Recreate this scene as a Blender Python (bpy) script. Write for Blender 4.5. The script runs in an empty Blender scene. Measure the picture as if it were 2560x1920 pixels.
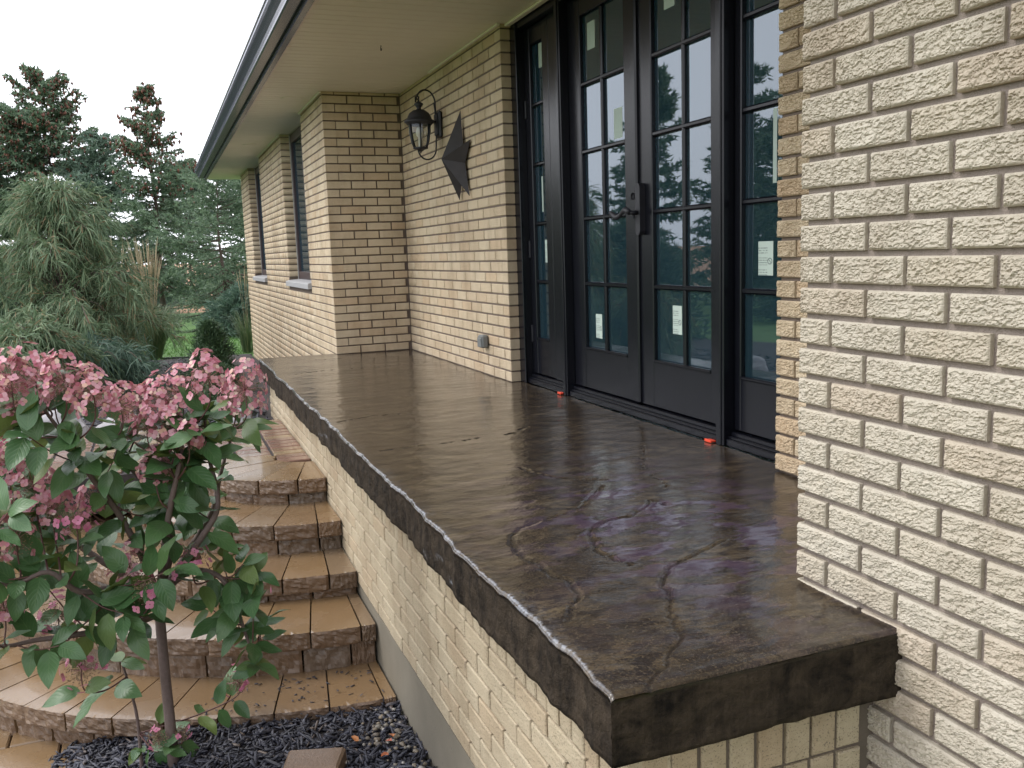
import bpy, bmesh, math, random
import numpy as np
from mathutils import Vector, Matrix, noise

random.seed(7)
RNG = np.random.default_rng(7)
SC = bpy.context.scene
COL = SC.collection
R = math.radians

# ------------------------------------------------------------------ camera
CAM_POS = Vector((-1.9589, -7.4547, 0.7886))
YAW, PITCH, ROLL, F_PX = R(20.959), R(8.273), R(-1.956), 2271.4
fwd = Vector((math.sin(YAW) * math.cos(PITCH), math.cos(YAW) * math.cos(PITCH), -math.sin(PITCH)))
rgt = Vector((math.cos(YAW), -math.sin(YAW), 0.0))
upv = rgt.cross(fwd)
rgt, upv = rgt * math.cos(ROLL) + upv * math.sin(ROLL), -rgt * math.sin(ROLL) + upv * math.cos(ROLL)
cam = bpy.data.cameras.new('camera')
cam.sensor_width = 36.0
cam.lens = F_PX / 2560 * 36.0
cam.clip_start = 0.05
cam.clip_end = 2000
camo = bpy.data.objects.new('camera', cam)
M = Matrix((rgt, upv, -fwd)).transposed().to_4x4()
M.translation = CAM_POS
camo.matrix_world = M
COL.objects.link(camo)
SC.camera = camo

# ------------------------------------------------------------------ overcast sky and a soft sun behind cloud
SUN_EL, SUN_AZ = R(48), R(-62)          # azimuth measured from +Y towards +X
world = bpy.data.worlds.new('World')
SC.world = world
world.use_nodes = True
wn = world.node_tree
for n in list(wn.nodes):
    wn.nodes.remove(n)
w_out = wn.nodes.new('ShaderNodeOutputWorld')
w_bg = wn.nodes.new('ShaderNodeBackground')
w_sky = wn.nodes.new('ShaderNodeTexSky')
w_sky.sky_type = 'NISHITA'
w_sky.sun_disc = False
w_sky.sun_elevation = SUN_EL
w_sky.sun_rotation = SUN_AZ
w_sky.dust_density = 4.0
w_bw = wn.nodes.new('ShaderNodeRGBToBW')
w_des = wn.nodes.new('ShaderNodeMix')
w_des.data_type = 'RGBA'
w_des.inputs['Factor'].default_value = 0.80      # cloud greys the clear sky out
w_cl = wn.nodes.new('ShaderNodeMix')
w_cl.data_type = 'RGBA'
w_cl.inputs['Factor'].default_value = 0.72       # the cloud sheet itself
w_cl.inputs['B'].default_value = (11.7, 11.9, 12.8, 1)
wn.links.new(w_sky.outputs['Color'], w_bw.inputs['Color'])
wn.links.new(w_sky.outputs['Color'], w_des.inputs['A'])
wn.links.new(w_bw.outputs['Val'], w_des.inputs['B'])
wn.links.new(w_des.outputs['Result'], w_cl.inputs['A'])
wn.links.new(w_cl.outputs['Result'], w_bg.inputs['Color'])
w_bg.inputs['Strength'].default_value = 0.12
wn.links.new(w_bg.outputs['Background'], w_out.inputs['Surface'])
sun = bpy.data.lights.new('sun', 'SUN')
sun.energy = 0.9
sun.angle = R(25)
sun.color = (1.0, 0.96, 0.9)
suno = bpy.data.objects.new('sun', sun)
sd = Vector((math.sin(SUN_AZ) * math.cos(SUN_EL), math.cos(SUN_AZ) * math.cos(SUN_EL), math.sin(SUN_EL)))
suno.rotation_euler = sd.to_track_quat('Z', 'Y').to_euler()
suno.location = (-8, 4, 12)
COL.objects.link(suno)
SC.view_settings.view_transform = 'Standard'
SC.view_settings.look = 'None'
SC.view_settings.gamma = 1.0
SC.view_settings.use_curve_mapping = False
SC.view_settings.exposure = 0.86
SC.cycles.max_bounces = 8
SC.cycles.transparent_max_bounces = 16
SC.cycles.caustics_reflective = False
SC.cycles.caustics_refractive = False

# ------------------------------------------------------------------ materials
class NT:
    """small helper to wire a node material"""
    def __init__(self, name):
        self.m = bpy.data.materials.new(name)
        self.m.use_nodes = True
        self.t = self.m.node_tree
        self.b = self.t.nodes['Principled BSDF']
    def n(self, kind, **kw):
        o = self.t.nodes.new(kind)
        for k, v in kw.items():
            if k in o.inputs:
                o.inputs[k].default_value = v
            else:
                setattr(o, k, v)
        return o
    def l(self, a, b):
        self.t.links.new(a, b)
    def set(self, **kw):
        for k, v in kw.items():
            self.b.inputs[k.replace('_', ' ')].default_value = v
        return self
    def ramp(self, src, stops):
        r = self.n('ShaderNodeValToRGB')
        e = r.color_ramp.elements
        while len(e) < len(stops):
            e.new(0.5)
        for i, (p, c) in enumerate(stops):
            e[i].position = p
            e[i].color = c if len(c) == 4 else (*c, 1)
        self.l(src, r.inputs['Fac'])
        return r.outputs['Color']
    def mix(self, fac, a, b, mode='MIX'):
        x = self.n('ShaderNodeMix', data_type='RGBA', blend_type=mode)
        for s, v in (('Factor', fac), ('A', a), ('B', b)):
            if isinstance(v, (int, float)):
                x.inputs[s].default_value = v
            elif isinstance(v, tuple):
                x.inputs[s].default_value = v if len(v) == 4 else (*v, 1)
            else:
                self.l(v, x.inputs[s])
        return x.outputs['Result']
    def math(self, op, a, b=0.0, c=0.0, clamp=False):
        x = self.n('ShaderNodeMath', operation=op, use_clamp=clamp)
        for i, v in enumerate((a, b, c)):
            if isinstance(v, (int, float)):
                x.inputs[i].default_value = v
            else:
                self.l(v, x.inputs[i])
        return x.outputs[0]
    def noise(self, vec, scale, detail=4, rough=0.55, dist=0.0):
        x = self.n('ShaderNodeTexNoise')
        x.inputs['Scale'].default_value = scale
        x.inputs['Detail'].default_value = detail
        x.inputs['Roughness'].default_value = rough
        x.inputs['Distortion'].default_value = dist
        if vec is not None:
            self.l(vec, x.inputs['Vector'])
        return x.outputs['Fac']
    def coords(self, which='Object', scale=(1, 1, 1), rnd=True):
        tc = self.n('ShaderNodeTexCoord')
        mp = self.n('ShaderNodeMapping')
        mp.inputs['Scale'].default_value = scale
        self.l(tc.outputs[which], mp.inputs['Vector'])
        if rnd:
            oi = self.n('ShaderNodeObjectInfo')
            k = self.math('MULTIPLY', oi.outputs['Random'], 37.0)
            cv = self.n('ShaderNodeCombineXYZ')
            for i in range(3):
                self.l(k, cv.inputs[i])
            self.l(cv.outputs[0], mp.inputs['Location'])
        return mp.outputs['Vector']
    def rnd(self):
        """a value per object and per loose piece"""
        oi = self.n('ShaderNodeObjectInfo')
        ge = self.n('ShaderNodeNewGeometry')
        s = self.math('ADD', oi.outputs['Random'], ge.outputs['Random Per Island'])
        return self.math('FRACT', s)
    def bump(self, h, strength, dist=0.01, chain=None):
        x = self.n('ShaderNodeBump')
        x.inputs['Strength'].default_value = strength
        x.inputs['Distance'].default_value = dist
        self.l(h, x.inputs['Height'])
        if chain is not None:
            self.l(chain, x.inputs['Normal'])
        return x.outputs['Normal']
    def out(self, col=None, rough=None, normal=None):
        for v, s in ((col, 'Base Color'), (rough, 'Roughness')):
            if v is None:
                continue
            if isinstance(v, (int, float)):
                self.b.inputs[s].default_value = v
            elif isinstance(v, tuple):
                self.b.inputs[s].default_value = (*v, 1)
            else:
                self.l(v, self.b.inputs[s])
        if normal is not None:
            self.l(normal, self.b.inputs['Normal'])
        return self.m

MAT = {}
def brick_mat(name, c1, c2, c3, relief, pits=0.0, rough=0.75):
    k = NT(name)
    v = k.coords('Object', (1, 1, 1))
    vs = k.coords('Object', (0.38, 1, 1))
    base = k.ramp(k.rnd(), [(0.0, c1), (0.45, c2), (0.8, c3), (0.95, tuple(x * y_ for x, y_ in zip(c1, (0.97, 0.89, 0.84)))), (1.0, tuple(x * 0.88 for x in c2))])
    patch = k.noise(v, 9, 3)
    col = k.mix(k.math('MULTIPLY', patch, 0.55), base, tuple(x * 0.72 for x in c1))
    fine = k.noise(v, 190, 3, 0.65)
    col = k.mix(k.math('MULTIPLY', fine, 0.28), col, tuple(min(1, x * 1.25) for x in c2))
    if pits:
        pt = k.noise(v, 250, 2, 0.5)
        pm = k.math('GREATER_THAN', pt, 0.62)
        col = k.mix(k.math('MULTIPLY', pm, pits), col, (0.10, 0.085, 0.065))
    gp = k.n('ShaderNodeNewGeometry')
    mpw = k.n('ShaderNodeMapping')
    mpw.inputs['Scale'].default_value = (2.2, 2.2, 0.9)
    k.l(gp.outputs['Position'], mpw.inputs['Vector'])
    grime = k.ramp(k.noise(mpw.outputs['Vector'], 1.6, 6, 0.65), [(0.36, (0.74, 0.70, 0.66)), (0.55, (1, 1, 1)), (0.75, (1.0, 0.97, 0.93))])
    col = k.mix(0.85, col, grime, 'MULTIPLY')
    if pits:
        mps = k.n('ShaderNodeMapping')
        mps.inputs['Scale'].default_value = (14, 14, 3.5)
        k.l(gp.outputs['Position'], mps.inputs['Vector'])
        drip = k.math('GREATER_THAN', k.noise(mps.outputs['Vector'], 1.7, 4, 0.75), 0.70)
        col = k.mix(k.math('MULTIPLY', drip, 0.8), col, (0.06, 0.05, 0.045))
    h1 = k.noise(vs, 85, 4, 0.6, 1.2)
    h2 = k.noise(v, 330, 2, 0.6)
    hh = k.math('ADD', k.math('MULTIPLY', h1, 1.0), k.math('MULTIPLY', h2, 0.35))
    MAT[name] = k.out(col, rough, k.bump(hh, relief, 0.006))
brick_mat('brick_near', (0.455, 0.412, 0.335), (0.50, 0.46, 0.383), (0.42, 0.368, 0.285), 0.6)
brick_mat('brick_wall', (0.58, 0.462, 0.312), (0.625, 0.52, 0.37), (0.51, 0.39, 0.255), 1.0)
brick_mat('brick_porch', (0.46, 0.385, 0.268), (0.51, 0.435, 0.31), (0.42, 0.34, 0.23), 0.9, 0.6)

def simple(name, col, rough=0.6, var=0.12, scale=20, bump=0.0, bscale=60, metallic=0.0, rnd=True, dist=0.004):
    k = NT(name)
    v = k.coords('Object', rnd=rnd)
    f = k.noise(v, scale, 5, 0.6)
    c = k.mix(f, tuple(x * (1 - var) for x in col), tuple(min(1, x * (1 + var)) for x in col))
    nrm = k.bump(k.noise(v, bscale, 4), bump, dist) if bump else None
    k.set(Metallic=metallic)
    MAT[name] = k.out(c, rough, nrm)
simple('mortar', (0.15, 0.115, 0.092), 0.9, 0.25, 30, 0.6, 240)
simple('mortar_near', (0.235, 0.195, 0.168), 0.9, 0.25, 30, 0.8, 240)
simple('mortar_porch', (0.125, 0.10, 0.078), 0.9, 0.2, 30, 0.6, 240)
simple('soffit', (0.86, 0.805, 0.775), 0.45, 0.05, 2.0)
simple('gutter', (0.062, 0.066, 0.105), 0.25, 0.12, 3)
simple('roof', (0.10, 0.09, 0.085), 0.9, 0.3, 12, 0.5, 40)
simple('black_paint', (0.0055, 0.006, 0.0095), 0.24, 0.25, 6, 0.04, 400)
MAT['black_paint'].node_tree.nodes['Principled BSDF'].inputs['Specular IOR Level'].default_value = 0.36
simple('iron', (0.018, 0.018, 0.024), 0.5, 0.3, 40, 0.15, 250)
simple('star_metal', (0.045, 0.042, 0.047), 0.5, 0.4, 18, 0.12, 160)
simple('window_brown', (0.05, 0.032, 0.035), 0.4, 0.2, 8)
simple('sill_stone', (0.34, 0.34, 0.345), 0.75, 0.18, 30, 0.3, 150)
simple('caulk', (0.42, 0.42, 0.40), 0.7, 0.1, 20)
simple('interior', (0.55, 0.72, 0.80), 0.8, 0.2, 2)
simple('outlet_grey', (0.16, 0.17, 0.17), 0.45, 0.1, 10)
simple('shim', (0.75, 0.07, 0.03), 0.4, 0.06, 10)
simple('bark_grey', (0.13, 0.095, 0.085), 0.75, 0.4, 60, 0.5, 160)
simple('bark_spruce', (0.10, 0.075, 0.06), 0.9, 0.35, 25, 0.6, 60)
simple('stem_red', (0.10, 0.045, 0.04), 0.6, 0.3, 60)
simple('edging', (0.03, 0.03, 0.033), 0.5, 0.2, 10)
simple('soil', (0.035, 0.03, 0.03), 0.9, 0.4, 25, 0.6, 60)
simple('boulder', (0.30, 0.29, 0.30), 0.8, 0.3, 10, 0.6, 40)
simple('candle', (0.75, 0.72, 0.62), 0.5, 0.05, 10)

# foundation: parged concrete with damp grading made by noise only
k = NT('foundation')
v = k.coords('Object', rnd=False)
c = k.ramp(k.noise(v, 2.2, 5, 0.6), [(0.3, (0.145, 0.128, 0.098)), (0.7, (0.215, 0.192, 0.15))])
pt = k.math('GREATER_THAN', k.noise(v, 70, 2), 0.72)
c = k.mix(k.math('MULTIPLY', pt, 0.6), c, (0.09, 0.08, 0.07))
MAT['foundation'] = k.out(c, 0.7, k.bump(k.noise(v, 120, 3), 0.25, 0.004))

# stamped, sealed and rain-wet concrete
k = NT('slab')
v = k.coords('Object', rnd=False)
vx = k.coords('Object', (0.72, 1.3, 1.0), rnd=False)
n1 = k.noise(vx, 3.2, 6, 0.62, 0.4)
c = k.ramp(n1, [(0.32, (0.034, 0.026, 0.018)), (0.5, (0.078, 0.058, 0.037)), (0.70, (0.128, 0.099, 0.062))])
n2 = k.noise(vx, 16, 6, 0.68, 0.6)
c = k.mix(k.ramp(n2, [(0.47, (0, 0, 0)), (0.56, (1, 1, 1))]), c, (0.022, 0.017, 0.015))
nm = k.noise(v, 5.5, 6, 0.7, 0.3)
c = k.mix(k.ramp(nm, [(0.44, (0.65, 0.65, 0.65)), (0.60, (0, 0, 0))]), c, (0.034, 0.026, 0.020))
n3 = k.noise(vx, 46, 6, 0.75, 0.8)
c = k.mix(k.ramp(n3, [(0.50, (0, 0, 0)), (0.60, (0.85, 0.85, 0.85))]), c, (0.026, 0.021, 0.020))
n4 = k.noise(v, 150, 3, 0.7)
c = k.mix(k.ramp(n4, [(0.50, (0, 0, 0)), (0.66, (0.55, 0.55, 0.55))]), c, (0.12, 0.094, 0.062))
at = k.n('ShaderNodeAttribute', attribute_name='wear_sheen')
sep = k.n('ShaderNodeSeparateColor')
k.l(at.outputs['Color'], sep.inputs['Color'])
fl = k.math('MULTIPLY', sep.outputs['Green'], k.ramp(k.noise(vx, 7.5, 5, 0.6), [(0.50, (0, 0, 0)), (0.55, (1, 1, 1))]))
c = k.mix(k.math('MULTIPLY', fl, 0.5), c, (0.090, 0.060, 0.108))       # bluish-violet reflection on the wet slab, painted into the base colour
sp = k.noise(v, 55, 4, 0.7)
br_ = k.ramp(k.noise(v, 11, 3, 0.6), [(0.38, (0.12, 0.12, 0.12)), (0.58, (1, 1, 1))])
wm = k.math('MULTIPLY', k.math('MULTIPLY', sep.outputs['Red'], br_), k.ramp(sp, [(0.42, (0, 0, 0)), (0.60, (1, 1, 1))]))
c = k.mix(wm, c, (0.29, 0.31, 0.35))                                      # white lime bloom plus a painted wet highlight along the arris
ck = sep.outputs['Blue']
c = k.mix(k.math('MULTIPLY', ck, 0.85), c, (0.012, 0.010, 0.010))
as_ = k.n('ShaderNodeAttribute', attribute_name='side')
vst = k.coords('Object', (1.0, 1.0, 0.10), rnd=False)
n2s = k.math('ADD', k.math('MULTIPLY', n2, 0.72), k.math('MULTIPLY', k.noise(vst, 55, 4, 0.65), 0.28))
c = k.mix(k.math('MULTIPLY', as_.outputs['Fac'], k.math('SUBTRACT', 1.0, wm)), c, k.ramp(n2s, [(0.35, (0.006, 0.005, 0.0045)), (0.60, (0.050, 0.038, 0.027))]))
ro = k.ramp(k.noise(vx, 5.0, 5, 0.6), [(0.35, (0.045, 0.045, 0.045)), (0.7, (0.19, 0.19, 0.19))])
ro = k.mix(fl, ro, (0.06, 0.06, 0.06))
ro = k.mix(wm, ro, (0.6, 0.6, 0.6))
ro = k.mix(ck, ro, (0.6, 0.6, 0.6))
ro = k.mix(as_.outputs['Fac'], ro, (0.8, 0.8, 0.8))
hb = k.math('ADD', k.noise(vx, 26, 5, 0.62, 0.8), k.math('MULTIPLY', k.noise(v, 120, 3), 0.3))
hb = k.math('MULTIPLY', hb, k.math('SUBTRACT', 1.0, k.math('MULTIPLY', fl, 0.8)))
k.l(k.math('SUBTRACT', 0.5, k.math('MULTIPLY', as_.outputs['Fac'], 0.38)), k.b.inputs['Specular IOR Level'])
nb_ = k.bump(k.math('ADD', hb, k.math('MULTIPLY', as_.outputs['Fac'], k.noise(v, 60, 5, 0.7))), 0.3, 0.006)
for nd_ in k.t.nodes:
    if nd_.bl_idname == 'ShaderNodeBump':
        k.l(k.math('ADD', 0.28, k.math('MULTIPLY', as_.outputs['Fac'], 0.7)), nd_.inputs['Strength'])
wet = k.math('SUBTRACT', 1.0, k.math('MAXIMUM', k.math('MAXIMUM', as_.outputs['Fac'], wm), ck))
k.l(k.math('MULTIPLY', wet, 0.26), k.b.inputs['Coat Weight'])
k.b.inputs['Coat Roughness'].default_value = 0.10
k.b.inputs['Coat IOR'].default_value = 1.45
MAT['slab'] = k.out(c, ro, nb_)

# step and paving blocks: tan top, split face, wet
def block_mat(name, cols, rough, bump, coat=0.0):
    k = NT(name)
    v = k.coords('Object')
    base = k.ramp(k.rnd(), cols)
    blot = k.noise(v, 7, 4, 0.6)
    c = k.mix(k.math('MULTIPLY', blot, 0.6), base, tuple(x * 0.80 for x in cols[1][1]))
    f = k.noise(v, 130, 4, 0.7)
    c = k.mix(k.ramp(f, [(0.52, (0, 0, 0)), (0.7, (0.5, 0.5, 0.5))]), c, (0.10, 0.07, 0.05))
    ro = k.ramp(k.noise(v, 6, 3), [(0.35, (rough * 0.7,) * 3), (0.7, (rough * 1.5,) * 3)])
    k.b.inputs['Coat Weight'].default_value = coat
    k.b.inputs['Coat Roughness'].default_value = 0.06
    MAT[name] = k.out(c, ro, k.bump(k.noise(v, 90, 5, 0.65), bump, 0.004))
block_mat('block_top', [(0.0, (0.240, 0.155, 0.080)), (0.35, (0.210, 0.133, 0.066)), (0.65, (0.190, 0.125, 0.072)), (0.85, (0.205, 0.152, 0.098)), (1.0, (0.155, 0.125, 0.090))], 0.24, 0.10, 0.32)
block_mat('block_split', [(0.0, (0.195, 0.125, 0.075)), (0.5, (0.152, 0.095, 0.058)), (0.8, (0.140, 0.096, 0.064)), (1.0, (0.145, 0.124, 0.098))], 0.38, 0.9, 0.15)
block_mat('paver', [(0.0, (0.27, 0.155, 0.11)), (0.4, (0.22, 0.13, 0.10)), (0.75, (0.30, 0.20, 0.115)), (1.0, (0.36, 0.29, 0.15))], 0.2, 0.2, 0.6)

# mulch chips, gravel
k = NT('mulch')
c = k.ramp(k.rnd(), [(0.0, (0.012, 0.012, 0.018)), (0.6, (0.030, 0.031, 0.045)), (0.9, (0.062, 0.064, 0.085)), (1.0, (0.12, 0.09, 0.07))])
MAT['mulch'] = k.out(c, 0.5, k.bump(k.noise(k.coords('Object', (1, 1, 1)), 180, 3), 0.4, 0.003))
k = NT('gravel')
c = k.ramp(k.rnd(), [(0.0, (0.36, 0.34, 0.31)), (0.3, (0.16, 0.145, 0.12)), (0.7, (0.20, 0.16, 0.11)), (1.0, (0.10, 0.085, 0.07))])
MAT['gravel'] = k.out(c, 0.6)
k = NT('fallen_leaf')
c = k.ramp(k.rnd(), [(0.0, (0.42, 0.13, 0.05)), (0.5, (0.36, 0.09, 0.045)), (1.0, (0.48, 0.24, 0.06))])
MAT['fallen_leaf'] = k.out(c, 0.5)

# foliage
def leaf_mat(name, cols, rough=0.45, back=None, trans=0.25, vein=False, patch=None):
    k = NT(name)
    c = k.ramp(k.rnd(), cols)
    v = k.coords('Object')
    if patch:
        c = k.mix(k.ramp(k.noise(v, patch, 3), [(0.35, (0, 0, 0)), (0.7, (1, 1, 1))]), c, tuple(x * 1.7 for x in cols[0][1]))
    nrm = None
    if vein:
        uv = k.n('ShaderNodeUVMap')
        sp_ = k.n('ShaderNodeSeparateXYZ')
        k.l(uv.outputs['UV'], sp_.inputs[0])
        av = k.math('ABSOLUTE', k.math('SUBTRACT', sp_.outputs[1], 0.5))
        ph = k.math('MULTIPLY', k.math('SUBTRACT', sp_.outputs[0], k.math('MULTIPLY', av, 0.75)), 44.0)
        wv = k.math('MULTIPLY', k.math('ADD', k.math('SINE', ph), 1.0), 0.5)
        wv = k.math('POWER', wv, 5.0)
        mid = k.math('LESS_THAN', av, 0.018)
        vv = k.math('MAXIMUM', k.math('MULTIPLY', wv, 0.45), mid)
        c = k.mix(k.math('MULTIPLY', vv, 0.30), c, (0.16, 0.24, 0.10))
        nrm = k.bump(k.math('MULTIPLY', vv, -1.0), 0.35, 0.003)
    if back:
        ge = k.n('ShaderNodeNewGeometry')
        c = k.mix(ge.outputs['Backfacing'], c, back)
    k.out(c, rough, nrm)
    tr = k.n('ShaderNodeBsdfTranslucent')
    k.l(c, tr.inputs['Color'])
    ms = k.n('ShaderNodeMixShader')
    ms.inputs[0].default_value = trans
    o = k.t.nodes['Material Output']
    k.l(k.b.outputs[0], ms.inputs[1])
    k.l(tr.outputs[0], ms.inputs[2])
    k.l(ms.outputs[0], o.inputs['Surface'])
    MAT[name] = k.m
leaf_mat('hydrangea_leaf', [(0.0, (0.048, 0.115, 0.040)), (0.5, (0.062, 0.140, 0.048)), (0.85, (0.082, 0.165, 0.056)), (1.0, (0.13, 0.18, 0.045))], 0.38, (0.115, 0.165, 0.045), 0.22, vein=True)
leaf_mat('petal', [(0.0, (0.48, 0.15, 0.20)), (0.25, (0.60, 0.26, 0.33)), (0.45, (0.69, 0.43, 0.48)), (0.62, (0.50, 0.19, 0.20)), (0.78, (0.64, 0.34, 0.41)), (0.90, (0.58, 0.35, 0.26)), (1.0, (0.75, 0.65, 0.56))], 0.6, None, 0.30)
leaf_mat('petal_dusty', [(0.0, (0.50, 0.13, 0.24)), (0.5, (0.60, 0.23, 0.36)), (1.0, (0.52, 0.22, 0.25))], 0.6, None, 0.3)
leaf_mat('bud', [(0.0, (0.24, 0.19, 0.10)), (0.6, (0.17, 0.125, 0.08)), (1.0, (0.26, 0.15, 0.13))], 0.8, None, 0.1)
leaf_mat('spruce', [(0.0, (0.086, 0.140, 0.088)), (0.5, (0.133, 0.203, 0.125)), (1.0, (0.203, 0.281, 0.168))], 0.6, None, 0.34)
leaf_mat('spruce_blue', [(0.0, (0.106, 0.168, 0.128)), (0.5, (0.152, 0.227, 0.168)), (1.0, (0.218, 0.305, 0.218))], 0.6, None, 0.34)
leaf_mat('cone', [(0.0, (0.128, 0.051, 0.036)), (0.6, (0.170, 0.064, 0.038)), (1.0, (0.093, 0.047, 0.038))], 0.7, None, 0.05)
leaf_mat('thread', [(0.0, (0.099, 0.162, 0.086)), (0.45, (0.138, 0.212, 0.113)), (0.88, (0.204, 0.269, 0.146)), (0.95, (0.283, 0.204, 0.105)), (1.0, (0.246, 0.148, 0.086))], 0.6, None, 0.25)
leaf_mat('juniper', [(0.0, (0.057, 0.109, 0.081)), (0.6, (0.090, 0.155, 0.109)), (1.0, (0.132, 0.201, 0.132))], 0.6, None, 0.34)
leaf_mat('yew', [(0.0, (0.032, 0.068, 0.030)), (0.6, (0.051, 0.097, 0.041)), (1.0, (0.074, 0.135, 0.057))], 0.55, None, 0.15)
leaf_mat('grass_blade', [(0.0, (0.075, 0.125, 0.055)), (0.6, (0.10, 0.155, 0.07)), (1.0, (0.17, 0.18, 0.09))], 0.5, None, 0.3)
leaf_mat('plume', [(0.0, (0.42, 0.35, 0.22)), (1.0, (0.52, 0.45, 0.31))], 0.8, None, 0.3)
leaf_mat('lawn_blade', [(0.0, (0.07, 0.17, 0.035)), (1.0, (0.13, 0.26, 0.06))], 0.6, None, 0.3)

# ground sheets
k = NT('ground')
v = k.coords('Object', rnd=False)
c = k.ramp(k.noise(v, 1.3, 6, 0.65), [(0.3, (0.055, 0.12, 0.030)), (0.7, (0.10, 0.20, 0.05))])
MAT['ground'] = k.out(c, 0.9, k.bump(k.noise(v, 30, 4), 0.5, 0.02))
k = NT('field')
v = k.coords('Object', rnd=False)
c = k.ramp(k.noise(v, 0.22, 6, 0.7), [(0.3, (0.27, 0.145, 0.08)), (0.6, (0.38, 0.22, 0.13)), (0.8, (0.42, 0.27, 0.15))])
MAT['field'] = k.out(c, 0.95, k.bump(k.noise(v, 3, 4), 0.5, 0.1))

# glass: clear pane with a low-e coating (reflective), tinted
def glass_mat(name, ior, tint, teal_fill):
    k = NT(name)
    t = k.t
    t.nodes.remove(k.b)
    fr = k.n('ShaderNodeFresnel', IOR=ior)
    tr = k.n('ShaderNodeBsdfTransparent', Color=(*tint, 1))
    gl = k.n('ShaderNodeBsdfGlossy', Roughness=0.012)
    gl.inputs['Color'].default_value = (0.84, 0.92, 1.0, 1)
    ms = k.n('ShaderNodeMixShader')
    k.l(fr.outputs[0], ms.inputs[0])
    k.l(tr.outputs[0], ms.inputs[1])
    k.l(gl.outputs[0], ms.inputs[2])
    df = k.n('ShaderNodeBsdfDiffuse')
    df.inputs['Color'].default_value = (0.05, 0.115, 0.155, 1)  # flat teal standing in for room light and reflections in the panes
    m2 = k.n('ShaderNodeMixShader')
    m2.inputs[0].default_value = 0.17 if teal_fill else 0.0
    k.l(ms.outputs[0], m2.inputs[1])
    k.l(df.outputs[0], m2.inputs[2])
    k.l(m2.outputs[0], t.nodes['Material Output'].inputs['Surface'])
    MAT[name] = k.m
glass_mat('glass', 2.55, (0.66, 0.84, 0.90), True)
glass_mat('lamp_glass', 1.45, (0.82, 0.83, 0.82), False)

# window label: pale green paper with printed lines, blocks and a round mark
def sticker_mat():
    k = NT('sticker')
    uv = k.n('ShaderNodeTexCoord')
    sp_ = k.n('ShaderNodeSeparateXYZ')
    k.l(uv.outputs['UV'], sp_.inputs[0])
    u, w = sp_.outputs[0], sp_.outputs[1]
    rows = k.math('GREATER_THAN', k.math('SINE', k.math('MULTIPLY', w, 88.0)), 0.15)
    gaps = k.math('GREATER_THAN', k.noise(uv.outputs['UV'], 16, 2), 0.44)
    blk = k.math('GREATER_THAN', k.math('SINE', k.math('MULTIPLY', w, 19.0)), -0.55)
    left = k.math('LESS_THAN', u, 0.62)
    ink = k.math('MULTIPLY', k.math('MULTIPLY', rows, gaps), k.math('MULTIPLY', blk, left))
    dx = k.math('SUBTRACT', u, 0.78)
    dy = k.math('MULTIPLY', k.math('SUBTRACT', w, 0.42), 1.7)
    rr = k.math('SQRT', k.math('ADD', k.math('MULTIPLY', dx, dx), k.math('MULTIPLY', dy, dy)))
    ring = k.math('LESS_THAN', k.math('ABSOLUTE', k.math('SUBTRACT', rr, 0.14)), 0.03)
    bar = k.math('MULTIPLY', k.math('LESS_THAN', rr, 0.14), k.math('LESS_THAN', k.math('ABSOLUTE', k.math('ADD', dx, dy)), 0.035))
    ink = k.math('MAXIMUM', ink, k.math('MAXIMUM', ring, bar))
    c = k.mix(k.math('MULTIPLY', ink, 0.75), (0.46, 0.55, 0.49), (0.10, 0.13, 0.125))
    MAT['sticker'] = k.out(c, 0.6)
sticker_mat()
simple('sticker_plain', (0.37, 0.45, 0.40), 0.6, 0.08, 20)

# ------------------------------------------------------------------ mesh helpers
def mesh(name, verts, faces, mats=None, smooth=False, midx=None):
    me = bpy.data.meshes.new(name)
    me.from_pydata([tuple(v) for v in verts], [], [tuple(f) for f in faces])
    if mats is not None:
        for m in (mats if isinstance(mats, (list, tuple)) else [mats]):
            me.materials.append(MAT[m])
    if midx is not None:
        me.polygons.foreach_set('material_index', midx)
    if smooth:
        me.polygons.foreach_set('use_smooth', [True] * len(me.polygons))
    me.update()
    return me
def tri_mesh(name, V, mat, T=3):
    """V: (n*T,3) array of loose triangles / quads"""
    n = len(V) // T
    me = bpy.data.meshes.new(name)
    me.vertices.add(len(V))
    me.vertices.foreach_set('co', np.asarray(V, np.float32).ravel())
    me.loops.add(len(V))
    me.loops.foreach_set('vertex_index', np.arange(len(V), dtype=np.int32))
    me.polygons.add(n)
    me.polygons.foreach_set('loop_start', np.arange(0, n * T, T, dtype=np.int32))
    me.polygons.foreach_set('loop_total', np.full(n, T, np.int32))
    me.materials.append(MAT[mat])
    me.update(calc_edges=True)
    me.validate()
    return me
def arr_mesh(name, V, Fq, mat, smooth=False):
    """indexed quads/tris from arrays"""
    me = bpy.data.meshes.new(name)
    V = np.asarray(V, np.float32)
    Fq = np.asarray(Fq, np.int32)
    T = Fq.shape[1]
    me.vertices.add(len(V))
    me.vertices.foreach_set('co', V.ravel())
    me.loops.add(Fq.size)
    me.loops.foreach_set('vertex_index', Fq.ravel())
    me.polygons.add(len(Fq))
    me.polygons.foreach_set('loop_start', np.arange(0, Fq.size, T, dtype=np.int32))
    me.polygons.foreach_set('loop_total', np.full(len(Fq), T, np.int32))
    if smooth:
        me.polygons.foreach_set('use_smooth', np.ones(len(Fq), bool))
    me.materials.append(MAT[mat])
    me.update(calc_edges=True)
    return me
def obj(name, me, parent=None, loc=None, rot=None):
    o = bpy.data.objects.new(name, me)
    COL.objects.link(o)
    if parent is not None:
        o.parent = parent
    if loc is not None:
        o.location = loc
    if rot is not None:
        o.rotation_euler = rot
    return o
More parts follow.
